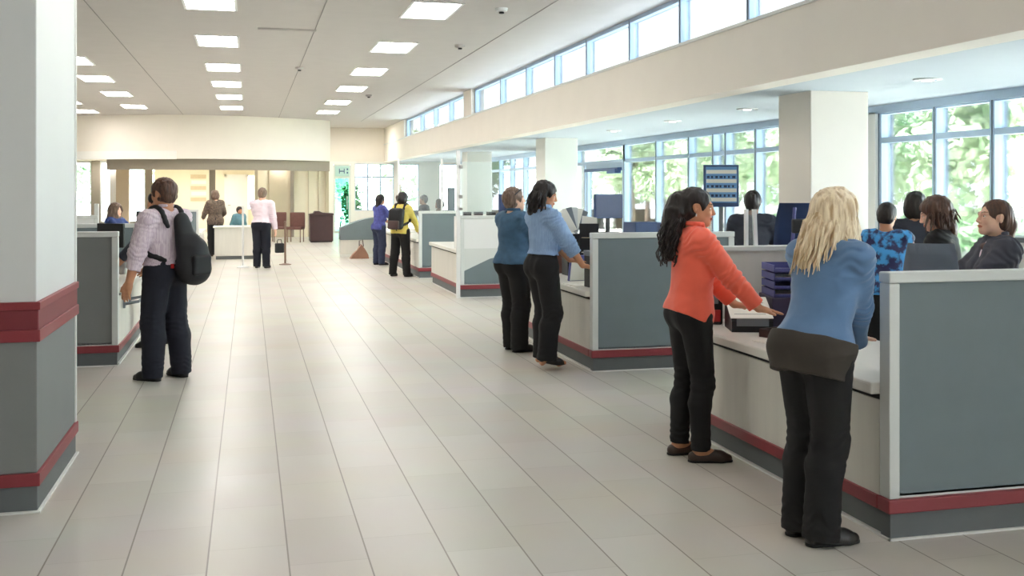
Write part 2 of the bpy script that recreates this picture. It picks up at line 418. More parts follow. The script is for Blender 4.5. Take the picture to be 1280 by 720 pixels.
d3 = struct(MB().box(-.92, 41.9, 0, -.84, 42.02, 2.24).box(-.1, 41.9, 0, -.02, 42.02, 2.24).box(-.92, 41.9, 2.16, -.02, 42.02, 2.24).build('door_3', M['white_wall']))
MB().box(-.84, 41.95, .02, -.1, 41.99, 2.16).box(-.74, 41.93, 1.0, -.2, 41.955, 2.0).build('leaf', M['white_plastic'], d3)
MB().tube([(-.78, 41.94, 1.05), (-.78, 41.88, 1.05), (-.68, 41.88, 1.05)], .015).build('door_handle', M['steel'], d3)
nb = thing('notice_sheets', 'stack of pale notices pinned on the cream rear wall', 'notice', (-1.9, 41.98, 1.2))
for k in range(5):
    MB().box(-.28 + .03 * (k % 2), -.012, .22 * k, .3, 0, .22 * k + .15).build('sheet' if k == 0 else 'sheet.%03d' % k, M['card'] if k % 2 == 0 else M['paper'], nb)

# rear left windows, and the tan post between them
rl = MB()
for x0, x1 in ((-9, -6.2), (-5.3, -5.02), (-3.52, -3.3)): rl.box(x0, 38.6, 0, x1, 38.85, 2.65)
rl.box(-6.2, 38.6, 0, -3.3, 38.85, .5)
struct(rl.build('wall_rear_left', M['taupe']))
struct(MB().box(-4.38, 37.6, 0, -3.98, 38.0, 2.65).build('trim_13', mat('tan_post_paint', (186, 168, 146), .6)))
struct(MB().box(-4.62, 37.9, 0, -4.42, 38.2, 2.65).build('trim_14', M['pillar_white']))
window_y('window_10', 38.7, [-6.2, -5.3], [.5, 2.62], fw=.04, mt=M['panel_frame'])
window_y('window_11', 38.7, [-5.02, -4.3, -3.52], [.5, 2.62], fw=.04, mt=M['panel_frame'])
# ------------------------------------------------------------------ ceiling fittings
def troffer(x, y, label, group, first=[None]):
    if first[0] is None:
        t = thing('ceiling_light', label, 'ceiling light', (x, y, CH), 0, group)
        MB().box(-.335, -.635, -.012, .335, -.6, 0.0).box(-.335, .6, -.012, .335, .635, 0).box(-.335, -.6, -.012, -.3, .6, 0).box(.3, -.6, -.012, .335, .6, 0).build('frame', M['white_plastic'], t)
        MB().box(-.3, -.6, -.008, .3, .6, -.001).build('diffuser', M['lamp'], t)
        first[0] = t; return t
    return dup(first[0], (x, y, CH), 0, label, group)
ORD = ['nearest the camera', 'second from the camera', 'third from the camera', 'fourth from the camera', 'fifth from the camera', 'sixth from the camera', 'seventh from the camera', 'eighth from the camera']
def row(x, ys, where):
    for i, y in enumerate(ys):
        troffer(x, y, 'white rectangular ceiling light, %s in the row %s' % (ORD[i], where), 'recessed ceiling lights')
row(2.33, [13.6, 17.25, 20.9, 24.5, 28.4, 32.0], 'beside the clerestory windows')
row(-.48, [13.6, 17.2, 20.85, 24.1, 27.4, 31.0], 'down the hall middle')
row(-3.15, [20.4, 23.6, 27.2, 31.2], 'over the left hand counters')
row(-4.75, [26.8, 30.0, 33.4], 'furthest to the left')
for y in (2.4, 6.0, 9.8):
    for x in (2.33, -.48, -3.15):
        pass
v = thing('ceiling_diffuser', 'round gray air diffuser in the ceiling at upper left', 'air vent', (-2.0, 13.2, CH))
MB().lathe([(.05, -.05), (.12, -.045), (.13, -.03), (.1, 0)], n=28).build('inner_cone', M['grille'], v)
MB().lathe([(.15, -.035), (.26, -.02), (.28, 0.0), (.2, 0.0)], n=32).build('outer_ring', M['gray_plastic'], v)
v = thing('ceiling_slot_vent', 'long thin slot air diffuser between two ceiling light rows', 'air vent', (.55, 15.7, CH))
MB().box(-.42, -.05, -.015, .42, -.02, 0).box(-.42, .02, -.015, .42, .05, 0).build('flange', M['ceil'], v)
MB().box(-.42, -.02, -.008, .42, .02, 0).build('slot', M['grille'], v)
for (x, y, lab) in ((.95, 20.5, 'small dark ceiling sprinkler between the two light rows'), (3.35, 16.7, 'small dark ceiling sprinkler near the clerestory, beyond the nearest light'), (3.2, 13.2, 'small pale smoke detector with dark spot near the clerestory'), (2.9, 26, 'tiny ceiling sprinkler far along by the clerestory')):
    t = thing('smoke_detector' if 'smoke' in lab else 'ceiling_sprinkler', lab, 'ceiling fitting', (x, y, CH))
    MB().lathe([(.03, -.05), (.075, -.04), (.085, 0)], n=20).build('body', M['white_plastic'] if 'smoke' in lab else M['ceil'], t)
    MB().lathe([(.02, -.075), (.035, -.07), (.03, -.04)], n=14).build('sensor', M['black'], t)

# ------------------------------------------------------------------ near left pillar with bumper bands
pl = MB().box(-2.3, 5.66, 0.9, -1.035, 6.85, CH, .006)
struct(pl.build('pillar', M['pillar_white']))
px0, px1, py0, py1 = -2.3, -1.035, 5.66, 6.85
def ring(z0, z1, out, m, name, bev=.004):
    return struct(MB().box(px0 - out, py0 - out, z0, px1 + out, py1 + out, z1, bev).build(name, m))
ring(0.0, 0.012, .02, M['caulk'], 'baseboard_bead', .002)
ring(0.0, .135, .004, M['kick'], 'baseboard_pillar')
ring(.135, .2, .018, M['red'], 'trim_15')
ring(.2, .86, .002, M['left_gray'], 'trim_16')
ring(.86, .92, .02, M['red'], 'trim_17')
ring(.92, 1.02, .012, mat('maroon_recessed_band', (122, 46, 52), .5, var=.04), 'trim_18')
ring(1.02, 1.06, .02, M['red'], 'trim_19')
struct(MB().box(-1.04, 6.83, .2, -1.026, 6.862, CH).build('trim_20', M['caulk']))

# ------------------------------------------------------------------ workstations
def partition(x0, x1, y, label, h=1.24, th=.08, m=None, edge='left', group=None, cap_post=False, wedge=False):
    """end panel facing the camera: framed gray field, maroon strip, plinth"""
    t = thing('workstation_partition', label, 'partition', (x0, y, 0), 0, group)
    W = x1 - x0; m = m or M['gray_panel']
    MB().box(.008, .006, 0, W - .008, th, .125).build('plinth', M['kick'], t)
    MB().box(-.012, -.014, .125, W + .012, th - .002, .19, .006).build('bumper_strip', M['red'], t)
    MB().box(-.006, -.008, 0, W, .004, .01).box(-.006, -.008, 0, .004, th, .01).build('floor_bead', M['caulk'], t)
    f = MB()
    f.box(0, 0, .19, .055, th, h - .052, .005).box(W - .055, 0, .19, W, th, h - .052, .005).box(-.003, -.003, h - .05, W + .003, th + .003, h, .007).box(.03, .012, .19, W - .03, th - .012, .21)
    f.build('frame', M['panel_frame'], t)
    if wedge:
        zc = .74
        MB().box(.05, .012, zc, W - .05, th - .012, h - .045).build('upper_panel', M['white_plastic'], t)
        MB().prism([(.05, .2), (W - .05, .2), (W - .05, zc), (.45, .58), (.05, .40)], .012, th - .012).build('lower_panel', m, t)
        MB().prism([(.05, .40), (.45, .58), (W - .05, zc), (.05, zc)], .014, th - .014).build('reflection_panel', M['panel_frame'], t)  # diagonal reflection on the gray field, shaped as a paler sloping panel
    else:
        MB().box(.05, .012, .2, W - .05, th - .012, h - .045).build('panel', m, t)
    return t

def counter(x, y0, y1, label, depth=.8, h=.72, side=1, group=None):
    """counter running along the aisle; its front is the plane x, the depth goes to side*x"""
    t = thing('service_counter', label, 'counter', (x, y0, 0), 0, group)
    L = y1 - y0; s = side
    MB().box(s * .02, .002, 0, s * .1, L, .125).build('plinth', M['kick'], t)
    MB().box(-s * .012, .002, .125, s * .06, L, .19, .006).build('bumper_strip', M['red'], t)
    MB().box(-s * .004, .002, 0, s * .03, L, .01).build('floor_bead', M['caulk'], t)
    MB().box(s * 0.0, .002, .19, s * .06, L, h - .085).build('front_panel', M['laminate'], t)
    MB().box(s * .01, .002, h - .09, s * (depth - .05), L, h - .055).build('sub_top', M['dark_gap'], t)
    MB().box(-s * .045, .002, h - .058, s * depth, L, h, .012).build('worktop', M['worktop'], t)
    MB().box(s * (depth - .08), L - .06, 0, s * (depth - .04), L, h - .06).build('support_leg', M['gray_plastic'], t); MB().box(s * (depth - .08), .01, 0, s * (depth - .04), .06, h - .06).build('support_leg', M['gray_plastic'], t)
    return t

partition(2.87, 4.75, 4.23, 'gray framed partition with maroon strip in the right foreground, beside the blonde woman')
counter(2.87, 4.31, 6.72, 'white counter with maroon strip where the blonde woman and the woman in coral stand')
partition(2.97, 4.35, 8.81, 'gray framed partition with maroon strip behind the woman in coral')
counter(2.97, 8.89, 11.7, 'white counter where the woman in the light blue blouse rests her hand')
partition(3.1, 4.3, 15.4, 'white and gray split partition with painted diagonal reflection behind the woman in the teal jacket', wedge=True)
counter(3.1, 15.48, 18.0, 'far white counter behind the split white and gray partition')
partition(3.04, 3.78, 18.98, 'narrow gray partition with maroon strip beside the person in yellow')
counter(3.04, 19.06, 22.0, 'far white counter where the person in yellow stands')
counter(3.0, 22.3, 24.8, 'farthest white counter on the right, by the person in the violet blue top')

# white divider at the back of the near workstation with a ledge
t = thing('low_divider', 'plain white low divider with a ledge, behind the papers and violet tray', 'divider', (3.0, 6.74, 0))
MB().box(0, 0, 0, 1.15, .06, 1.19).build('panel', M['laminate'], t)
MB().box(-.01, -.035, 1.19, 1.16, .095, 1.225, .006).build('ledge', M['panel_frame'], t)
t = thing('acrylic_screen', 'narrow clear screen with two thin white posts standing on the white ledge', 'screen', (3.42, 6.77, 1.225))
MB().box(0, -.012, 0, .026, .012, .26, .003).build('post', M['white_plastic'], t)
MB().prism([(.075, 0), (.1, 0), (.088, .26), (.062, .26)], -.012, .012).build('post', M['white_plastic'], t)
MB().box(.02, -.002, .01, .075, .002, .25).build('pane', M['screen_glass'], t)

# tall glass screen standing at the third workstation
t = thing('glass_screen', 'tall clear glass screen with slim white post at the split partition', 'screen', (3.06, 15.36, 0))
MB().box(-.03, -.0, 0, .025, .05, 2.22, .004).build('post', M['white_plastic'], t)
MB().box(.03, .02, 1.26, .52, .03, 2.05).build('pane', M['screen_glass'], t)
MB().box(.0, .0, 1.95, .06, .05, 2.0).box(.0, .0, 1.5, .06, .05, 1.55).box(0.0, 0, 1.32, .06, .05, 1.36).build('clamp', M['steel'], t)
t = thing('glass_screen', 'tall clear glass screen standing behind the narrow gray partition', 'screen', (3.1, 22.12, 0))
MB().box(-.02, 0, 0, .02, .04, 2.3, .004).box(.92, 0, 0, .96, .04, 2.3, .004).build('post', M['white_plastic'], t)
MB().box(.02, .015, .9, .92, .025, 2.25).build('pane', M['screen_glass'], t)

# left hand workstations
partition(-2.9, -1.17, 10.2, 'gray framed partition with maroon strip just beyond the white pillar', m=M['left_gray'])
counter(-1.17, 10.28, 13.2, 'white counter on the left where the man with the backpack stands', side=-1)
partition(-2.2, -1.3, 13.3, 'gray slanted privacy panel at the far end of the left counter', m=M['gray_panel'], h=1.22)
t = thing('low_divider', 'white low divider in front of the seated person in blue at far left', 'divider', (-3.4, 16.6, 0))
MB().box(0, 0, 0, 1.2, .06, 1.2).build('panel', M['white_plastic'], t)
MB().box(-.01, -.02, 1.2, 1.21, .08, 1.25, .006).build('ledge', M['panel_frame'], t)
MB().box(1.16, -.01, 0, 1.22, .07, 1.42, .006).build('end_post', M['panel_frame'], t)
partition(-1.85, -1.02, 22.9, 'pale gray partition with white edge beside the woman in brown', m=M['gray_panel'], h=1.22)
counter(-1.02, 16.8, 19.5, 'white counter mostly hidden behind the man with the backpack', side=-1)
counter(-1.02, 22.98, 25.6, 'far left white counter beyond the pale gray partition', side=-1)
t = thing('service_desk', 'plain white desk front between the woman in brown and the pink shirt', 'desk', (-.78, 25.3, 0))
MB().box(0, 0, .08, 1.0, .05, .74, .006).build('front_panel', M['laminate'], t)
MB().box(-.03, -.04, .74, 1.03, .6, .78, .008).build('worktop', M['worktop'], t)
MB().box(.03, .03, 0, .97, .5, .09).build('plinth', M['kick'], t)

# sloped gray counter end at the far right
t = thing('reception_desk', 'low white desk with a rounded gray back, left of the violet top', 'desk', (2.15, 25.4, 0))
MB().box(0, 0, .08, .95, .5, .5, .006).build('body', M['laminate'], t)
pts = [(0, .42), (0, .72)] + [(.02 + .93 * k / 10, .72 + .24 * math.sin(PI * .5 * k / 10)) for k in range(1, 11)] + [(.95, .42)]
MB().prism(pts, -.02, .5).build('curved_back', M['gray_panel'], t)
MB().box(.02, .02, 0, .93, .48, .1).build('plinth', M['caulk'], t)
t = thing('floor_bag', 'brown bag slumped on the floor by the rounded gray desk', 'bag', (2.55, 24.9, 0))
MB().prism([(-.22, 0), (.22, 0), (.2, .1), (.13, .22), (.04, .34), (-.05, .2), (-.16, .1)], -.12, .12).build('body', mat('tan_leather', (150, 112, 92), .6, var=.1), t)
MB().tube([(.0, 0, .3), (.0, 0, .42), (.08, 0, .44), (.1, 0, .28)], .012).build('handle', M['brown'], t)

# ------------------------------------------------------------------ bins, chairs, posts at the far end
t = thing('waste_bin', 'dark brown square waste bin by the green glass door', 'bin', (2.2, 33.2, 0))
MB().box(-.36, -.3, 0.03, .36, .3, .84, .02).build('body', M['brown'], t)
MB().prism([(-.37, .84), (.37, .84), (.37, .9), (.05, .92), (-.06, .97), (-.2, .97), (-.24, .9), (-.37, .88)], -.31, .31).build('lid', M['brown'], t)
MB().box(-.33, -.27, 0, .33, .27, .03).build('foot', M['black'], t)
def side_chair(x, y, rz, lab):
    t = thing('waiting_chair', lab, 'chair', (x, y, 0), rz)
    MB().box(-.24, -.24, .4, .24, .24, .48, .03).build('seat', M['wood_brown'], t)
    MB().box(-.24, .2, .45, .24, .27, .93, .03).build('backrest', M['wood_brown'], t)
    for sx in (-1, 1):
        for sy in (-1, 1): MB().tube([(sx * .2, sy * .2, 0), (sx * .2, sy * .2, .42)], .016).build('leg', M['bronze'], t)
    return t
side_chair(.95, 33.6, 0.1, 'brown upholstered waiting chair left of the pair, behind the pink shirt')
side_chair(1.42, 33.2, -.3, 'brown upholstered waiting chair right of the pair, near the cream wall')
def post(x, y, h, lab, m):
    t = thing('barrier_post', lab, 'barrier post', (x, y, 0))
    MB().lathe([(.13, 0), (.13, .012), (.05, .03), (.02, .035)], n=20).build('base', m, t)
    MB().lathe([(.022, .03), (.022, h - .04), (.03, h - .04), (.03, h - .005), (.02, h)], n=14).build('pole', m, t)
post(-.12, 22.6, 1.3, 'thin white barrier post just left of the man in the pink shirt', M['white_plastic'])
post(.77, 23.2, .95, 'thin bronze barrier post right of the man in the pink shirt', M['bronze'])

# ------------------------------------------------------------------ things on the counters
def monitor(x, y, z, rz, lab, w=.44, h=.27, m=None, stand=.14):
    t = thing('computer_monitor', lab, 'monitor', (x, y, z), rz)
    MB().box(-.1, -.08, 0, .1, .08, .012, .004).build('base', M['black'], t)
    MB().box(-.02, -.005, .01, .02, .02, stand + .08, .003).build('neck', M['black'], t)
    MB().box(-w / 2, -.02, stand, w / 2, .012, stand + h, .006).build('housing', m or M['slate_blue'], t)
    MB().box(-w / 2 + .012, -.0225, stand + .015, w / 2 - .012, -.019, stand + h - .012).build('screen', M['navy'], t)
    return t
def boxthing(name, cat, lab, x, y, z, w, d, h, m, rz=0, lid=None, bev=.006):
    t = thing(name, lab, cat, (x, y, z), rz)
    MB().box(-w / 2, -d / 2, 0, w / 2, d / 2, h * (.86 if lid else 1), bev).build('body', m, t)
    if lid: MB().box(-w / 2 - .006, -d / 2 - .006, h * .86, w / 2 + .006, d / 2 + .006, h, bev).build('lid', lid, t)
    return t
def tray_stack(x, y, z, rz, lab, n=4, m=None, w=.27, d=.34, gap=.055):
    t = thing('letter_tray_stack', lab, 'tray', (x, y, z), rz)
    for k in range(n):
        z0 = k * gap
        MB().box(-w / 2, -d / 2, z0, w / 2, d / 2, z0 + .006).box(-w / 2, -d / 2, z0, -w / 2 + .008, d / 2, z0 + .045).box(w / 2 - .008, -d / 2, z0, w / 2, d / 2, z0 + .045).box(-w / 2, d / 2 - .008, z0, w / 2, d / 2, z0 + .045).box(-w / 2, -d / 2, z0, w / 2, -d / 2 + .006, z0 + .022).build('tray', m or M['purple_bin'], t)
        if k % 2 == 0: MB().box(-w / 2 + .02, -d / 2 + .012, z0 + .007, w / 2 - .02, d / 2 - .02, z0 + .02).build('papers', M['paper'], t)
    return t
def paper(x, y, z, rz, lab, w=.21, d=.3, m=None, tilt=0, n=1):
    t = thing('paper_sheet', lab, 'paper', (x, y, z), rz); t.rotation_euler = (tilt, 0, rz)
    MB().box(-w / 2, -d / 2, .001, w / 2, d / 2, .003 + .001 * n).build('sheet', m or M['paper'], t)
    MB().box(-w / 2 + .03, -d / 2 + .05, .003 + .001 * n, w / 2 - .04, -d / 2 + .055, .0035 + .001 * n).box(-w / 2 + .03, 0, .003 + .001 * n, w / 2 - .05, .005, .0035 + .001 * n).box(-w / 2 + .03, .06, .003 + .001 * n, w / 2 - .03, .065, .0035 + .001 * n).build('printed_lines', M['gray_plastic'], t)
    return t
def cup(x, y, z, lab, m, r=.045, h=.12, pens=0):
    t = thing('pen_cup' if pens else 'cup', lab, 'cup', (x, y, z))
    MB().lathe([(r * .85, 0), (r, h), (r * .92, h), (r * .8, .01)], n=20).build('body', m, t, smooth=False)
    for k in range(pens):
        a = 2 * PI * k / max(pens, 1)
        MB().tube([(.4 * r * math.cos(a), .4 * r * math.sin(a), .015), (r * .95 * math.cos(a), r * .95 * math.sin(a), h + .06 + .01 * (k % 3))], .004, 6).build('pen', [M['red_plastic'], M['navy'], M['black']][k % 3], t)
    return t
def chair_office(x, y, rz, lab, m, seat=.5, top=1.05, bw=.46):
    t = thing('office_chair', lab, 'chair', (x, y, 0), rz)
    b = MB()
    for k in range(5):
        a = 2 * PI * k / 5; b.tube([(0, 0, .1), (.28 * math.cos(a), .28 * math.sin(a), .06)], [.025, .018])
    b.build('base', M['black'], t)
    for k in range(5):
        a = 2 * PI * k / 5
        MB().lathe([(.02, 0), (.028, .012), (.028, .045), (.02, .055)], (.28 * math.cos(a), .28 * math.sin(a), 0), 12).build('caster', M['black'], t)
    MB().lathe([(.025, .09), (.025, seat - .06)], n=14).build('gas_lift', M['steel'], t)
    MB().box(-.24, -.24, seat - .07, .24, .24, seat, .03).build('seat', m, t)
    bb = MB(); vs = []
    for j in range(9):
        for i in range(9):
            u = i / 8 - .5; vv = j / 8
            ww = bw * (1 - .25 * (vv ** 3)); bb.bm.verts.new((u * ww, .2 + .06 * vv - .08 * (2 * u) ** 2 * .6 + .02, seat + .08 + (top - seat - .08) * vv))
    bb.bm.verts.ensure_lookup_table()
    for j in range(8):
        for i in range(8):
            k = j * 9 + i; bb.bm.faces.new([bb.bm.verts[q] for q in (k, k + 1, k + 10, k + 9)])
    r = bmesh.ops.solidify(bb.bm, geom=bb.bm.faces[:], thickness=.06)
    bb.build('backrest', m, t, smooth=True)
    MB().box(-.03, .16, seat - .08, .03, .25, seat + .2, .006).build('back_bracket', M['black'], t)
    return t

Z0 = .72
# near workstation
tray_stack(3.5, 6.3, Z0 + .2, -.25, 'violet blue stacked letter trays between the coral and blue tops', n=4)
boxthing('file_box', 'box', 'dark violet file box on the near counter, under the violet trays', 3.5, 6.3, Z0, .3, .38, .2, M['purple_dark'], -.25)
boxthing('file_box', 'box', 'tall dark violet file box standing beside the blonde woman', 3.4, 5.72, Z0, .2, .26, .31, M['purple_dark'], -.1, lid=M['purple_bin'])
t = thing('desk_stand', 'violet upright arm rising beside the blonde hair', 'stand', (3.67, 6.58, Z0))
MB().box(-.1, -.1, 0, .1, .1, .02, .006).build('base', M['purple_dark'], t)
MB().tube([(0, 0, .015), (.01, 0, .34), (.05, .02, .78)], [.014, .014, .012]).build('pole', M['purple_bin'], t)
MB().box(.02, -.02, .6, .3, .02, .7, .01).build('lamp_head', M['black'], t)
t = thing('card_reader', 'black card reader with red front beside the coral sleeve', 'card reader', (3.02, 6.52, Z0), -.3)
MB().box(-.09, -.09, 0, .09, .09, .24, .012).build('body', M['black'], t)
MB().box(-.075, -.097, .02, .075, -.088, .1, .004).build('red_front', M['red_plastic'], t)
MB().box(-.06, -.098, .14, .06, -.09, .21, .003).build('display', M['gray_plastic'], t)
paper(3.14, 6.16, Z0 + .137, -.3, 'white sheet of paper on a clipboard at the coral woman\'s hands', w=.27, d=.29, tilt=.38, n=3)
t = thing('document_wedge', 'dark sloping document rest under the white sheet', 'document rest', (3.14, 6.16, Z0), -.3)
MB().prism([(-.15, 0), (.15, 0), (.15, .19), (-.15, .07)], -.13, .13, 'x').build('wedge', M['black'], t)
MB().box(-.1, -.165, .04, .1, -.15, .085).build('stop_lip', M['gray_plastic'], t)
paper(3.05, 5.55, Z0, .2, 'loose form lying on the counter edge left of the blonde woman')
t = thing('desk_clutter_tray', 'small brown tray with pens and clips near the clipboard', 'tray', (3.16, 5.8, Z0), .4)
MB().box(-.1, -.07, 0, .1, .07, .015).box(-.1, -.07, 0, -.09, .07, .05).box(.09, -.07, 0, .1, .07, .05).box(-.1, -.07, 0, .1, -.06, .05).box(-.1, .06, 0, .1, .07, .05).build('tray', M['brown'], t)
for k in range(4): MB().tube([(-.08, -.045 + .025 * k, .02), (.07, -.03 + .02 * k, .058)], .004, 6).build('pen', [M['paper'], M['black'], M['red_plastic'], M['steel']][k], t)
cup(3.1, 4.47, Z0, 'dark violet canister on the counter right of the blonde woman', M['purple_dark'], r=.062, h=.2)
cup(3.3, 4.8, Z0, 'small pen cup with red pen behind the dark canister', M['white_plastic'], r=.036, h=.09, pens=3)
# staff side of the near workstation
chair_office(4.02, 5.5, 2.5, 'gray office chair back just above the near partition', mat('gray_chair_fabric', (128, 136, 148), .8, var=.05), seat=.66, top=1.31, bw=.34)
boxthing('printer', 'printer', 'pale desktop printer beside the smiling woman', 6.1, 7.1, .95, .5, .4, .3, M['white_plastic'], .3, lid=M['gray_plastic'])
t = thing('back_desk', 'pale back desk under the windows behind the staff', 'desk', (6.85, 7.2, 0))
MB().box(-1.0, -.4, .9, 1.0, .6, .95, .01).build('worktop', M['worktop'], t)
for sx in (-.95, .9): MB().box(sx, -.35, 0, sx + .05, .55, .9).build('side_panel', M['laminate'], t)

# behind the white divider: display board, blue chair, clutter
t = thing('display_board', 'blue framed display board with white rows, in front of the windows', 'display', (5.55, 11.6, 0), -.35)
MB().lathe([(.22, 0), (.22, .015), (.05, .04), (.03, .05)], n=24).build('base', M['gray_plastic'], t)
MB().box(-.025, .0, .03, .025, .04, 1.5, .004).build('stand_pole', M['gray_plastic'], t)
MB().box(-.21, -.03, 1.42, .21, .03, 1.93, .008).build('frame', M['slate_blue'], t)
MB().box(-.185, -.036, 1.47, .185, -.028, 1.905).build('face', mat('display_face_blue', (112, 164, 214), .4), t)
for k in range(4):
    zz = 1.85 - .112 * k
    MB().box(-.18, -.04, zz - .028, .18, -.035, zz + .018).build('white_row', M['paper'], t)
    if k < 3:
        q = MB()
        for j in range(7): q.box(-.172 + .05 * j, -.04, zz - .083, -.172 + .05 * j + R.choice((.022, .03, .038)), -.035, zz - .055)
        q.box(-.172, -.0385, zz - .056, .18, -.0375, zz - .0535).build('lettering_row', M['navy'], t)
chair_office(5.2, 9.2, PI - .45, 'tall navy blue chair back above the white ledge', M['navy'], seat=.7, top=1.5)
boxthing('ledge_box', 'box', 'dark blue storage box by the windows, left of the man in dark jacket', 4.25, 10.85, 1.05, .36, .26, .22, M['slate_blue'], .2)
t = thing('side_table', 'pale worktable behind the white divider', 'table', (4.7, 10.95, 0))
MB().box(-.75, -.35, 1.0, .55, .35, 1.05, .008).build('top', M['worktop'], t)
for sx in (-.7, .5):
    for sy in (-.3, .3): MB().box(sx - .02, sy - .02, 0, sx + .02, sy + .02, 1.0).build('leg', M['steel'], t)
cup(4.56, 10.75, 1.05, 'clear cup of pens beside the dark blue storage box', M['gray_plastic'], r=.05, h=.12, pens=5)
cup(4.72, 10.77, 1.05, 'small pale tumbler next to the cup of pens', M['white_plastic'], r=.04, h=.1)

# mid workstation, seen over the gray partition
monitor(3.75, 10.6, Z0 + .44, .25, 'dark blue monitor back above the gray partition', w=.36, h=.26, m=M['slate_blue'], stand=.16)
boxthing('monitor_riser', 'riser', 'white monitor riser with gray top behind the gray partition', 3.72, 10.45, Z0, .42, .3, .44, M['white_plastic'], 0, lid=M['gray_panel'])
boxthing('file_box', 'box', 'navy file box on the right behind the gray partition', 4.05, 9.6, Z0 + .28, .2, .2, .3, M['slate_blue'], .1)
boxthing('drawer_unit', 'drawer unit', 'white drawer unit carrying the navy file box', 4.05, 9.6, 0, .4, .4, 1.0, M['white_plastic'], .1, lid=M['panel_frame'])
cup(3.9, 9.75, 1.0, 'pen cup on the white drawer unit left of the navy file box', M['brown'], r=.05, h=.13, pens=6)
t = thing('brochure_stand', 'tilted white and black brochure stand beside the light blue blouse', 'brochure stand', (3.4, 10.2, Z0), -.3)
MB().box(-.1, -.08, 0, .1, .08, .02, .004).build('base', M['black'], t)
MB().tube([(0, .02, .01), (0, .02, .62)], .012).build('pole', M['steel'], t)
for k, (z, mm) in enumerate(((.12, 'paper'), (.27, 'card'), (.42, 'paper'))):
    MB().box(-.1, -.06, z, .1, -.03, z + .14, .003, mtx=Matrix.Translation((0, 0, 0))).build('pocket', M['black'], t)
    MB().prism([(-.09, z + .02), (.09, z + .02), (.08, z + .2), (-.07, z + .22)], -.05, -.038).build('brochure', M[mm], t)
t = thing('leaning_fan', 'fanned gray leaflets rising above the brochure stand', 'leaflets', (3.34, 10.55, Z0 + .46), -.2)
for k in range(5):
    MB().box(-.05, -.004, 0, .05, .004, .26, mtx=Matrix.Translation((0, .012 * k, .0)) @ Matrix.Rotation(-.5 + .25 * k, 4, 'Y')).build('leaflet', [M['paper'], M['gray_plastic'], M['panel_frame']][k % 3], t)
boxthing('leaflet_riser', 'riser', 'dark riser box under the fanned leaflets', 3.36, 10.56, Z0, .22, .22, .44, M['black'])
t = thing('violet_folder', 'violet and white folder leaning by the light blue blouse', 'folder', (3.2, 9.9, Z0), .2)
MB().box(-.13, -.015, 0, .13, .015, .26, .003, mtx=Matrix.Rotation(.2, 4, 'X')).build('cover', M['purple_bin'], t)
MB().box(-.12, -.022, .01, .1, -.014, .2, mtx=Matrix.Rotation(.2, 4, 'X')).build('paper_insert', M['paper'], t)
boxthing('terminal', 'terminal', 'black terminal standing just behind the gray partition post', 3.12, 9.2, Z0, .14, .16, .34, M['black'], .1, lid=M['gray_plastic'])
paper(3.05, 9.45, Z0, .1, 'white sheets under the hand of the woman in light blue', n=4)
boxthing('folder_box', 'box', 'brown folder box behind the woman in light blue', 3.3, 10.9, Z0, .24, .2, .3, M['wood_brown'])

# third and fourth workstations
for k, (dx, mm, lab) in enumerate(((.12, 'black', 'small black desk phone at left on the split partition ledge'), (.3, 'brown', 'small brown stamp box in the middle behind the split partition'), (.5, 'black', 'round black tape dispenser behind the split partition'))):
    boxthing('desk_phone' if k == 0 else ('stamp_box' if k == 1 else 'tape_dispenser'), 'desk item', lab, 3.15 + dx, 15.75, Z0 + .5, .12, .1, .07, M[mm], .1 * k, lid=M['gray_plastic'])
boxthing('shelf_riser', 'riser', 'white shelf riser behind the split partition', 3.6, 15.78, Z0, 1.0, .3, .5, M['white_plastic'])
monitor(3.88, 15.8, Z0 + .5, .1, 'small dark monitor on the ledge left of the teal jacket', w=.2, h=.3, stand=.04)
boxthing('terminal', 'terminal', 'thin gray terminal at the right edge of the narrow gray partition', 3.68, 19.2, Z0, .12, .14, .95, M['gray_panel'])

# left counter items
boxthing('file_box', 'box', 'brown archive box on the left counter beside the backpack man', -1.56, 11.33, Z0, .16, .3, .3, M['wood_brown'], .1, lid=M['card'])
boxthing('file_box', 'box', 'tall black binder box on the left counter near the gray partition', -1.62, 10.9, Z0, .1, .28, .3, M['black'], .1)
boxthing('card_box', 'box', 'buff card box between the black binder and the brown box', -1.5, 10.98, Z0, .12, .24, .26, M['card'], .1)
cup(-1.62, 10.62, Z0, 'small maroon cup at the front of the left counter', M['brown'], r=.04, h=.1)
cup(-1.32, 11.9, Z0, 'pen cup full of pens on the left counter, by the brown box', M['steel'], r=.05, h=.13, pens=7)
monitor(-1.5, 12.4, Z0 + .12, PI - .5, 'black monitor over the left counter, behind the pen cup', w=.34, h=.27, m=M['black'])
boxthing('monitor_riser', 'riser', 'gray riser under the black monitor on the left counter', -1.5, 12.4, Z0, .3, .25, .12, M['gray_plastic'])
t = thing('left_hand_rest', 'curved gray arm rest below the left counter edge', 'hand rail', (-1.04, 10.5, 0))
MB().tube([(-.1, 0, .54), (.02, 0, .56), (.05, .1, .58), (.05, .4, .58), (.02, .5, .56), (-.1, .5, .54)], .014).build('rail', M['gray_plastic'], t)
MB().box(-.12, -.02, .5, -.1, .04, .58).box(-.12, .48, .5, -.1, .54, .58).build('bracket', M['gray_plastic'], t)
monitor(-1.62, 17.6, Z0, PI + .3, 'far dark monitor right of the person in deep blue', w=.26, h=.3, m=M['black'], stand=.27)
monitor(-1.4, 18.4, Z0, PI + .3, 'farther gray monitor by the tan post', w=.3, h=.3, m=M['gray_plastic'], stand=.36)

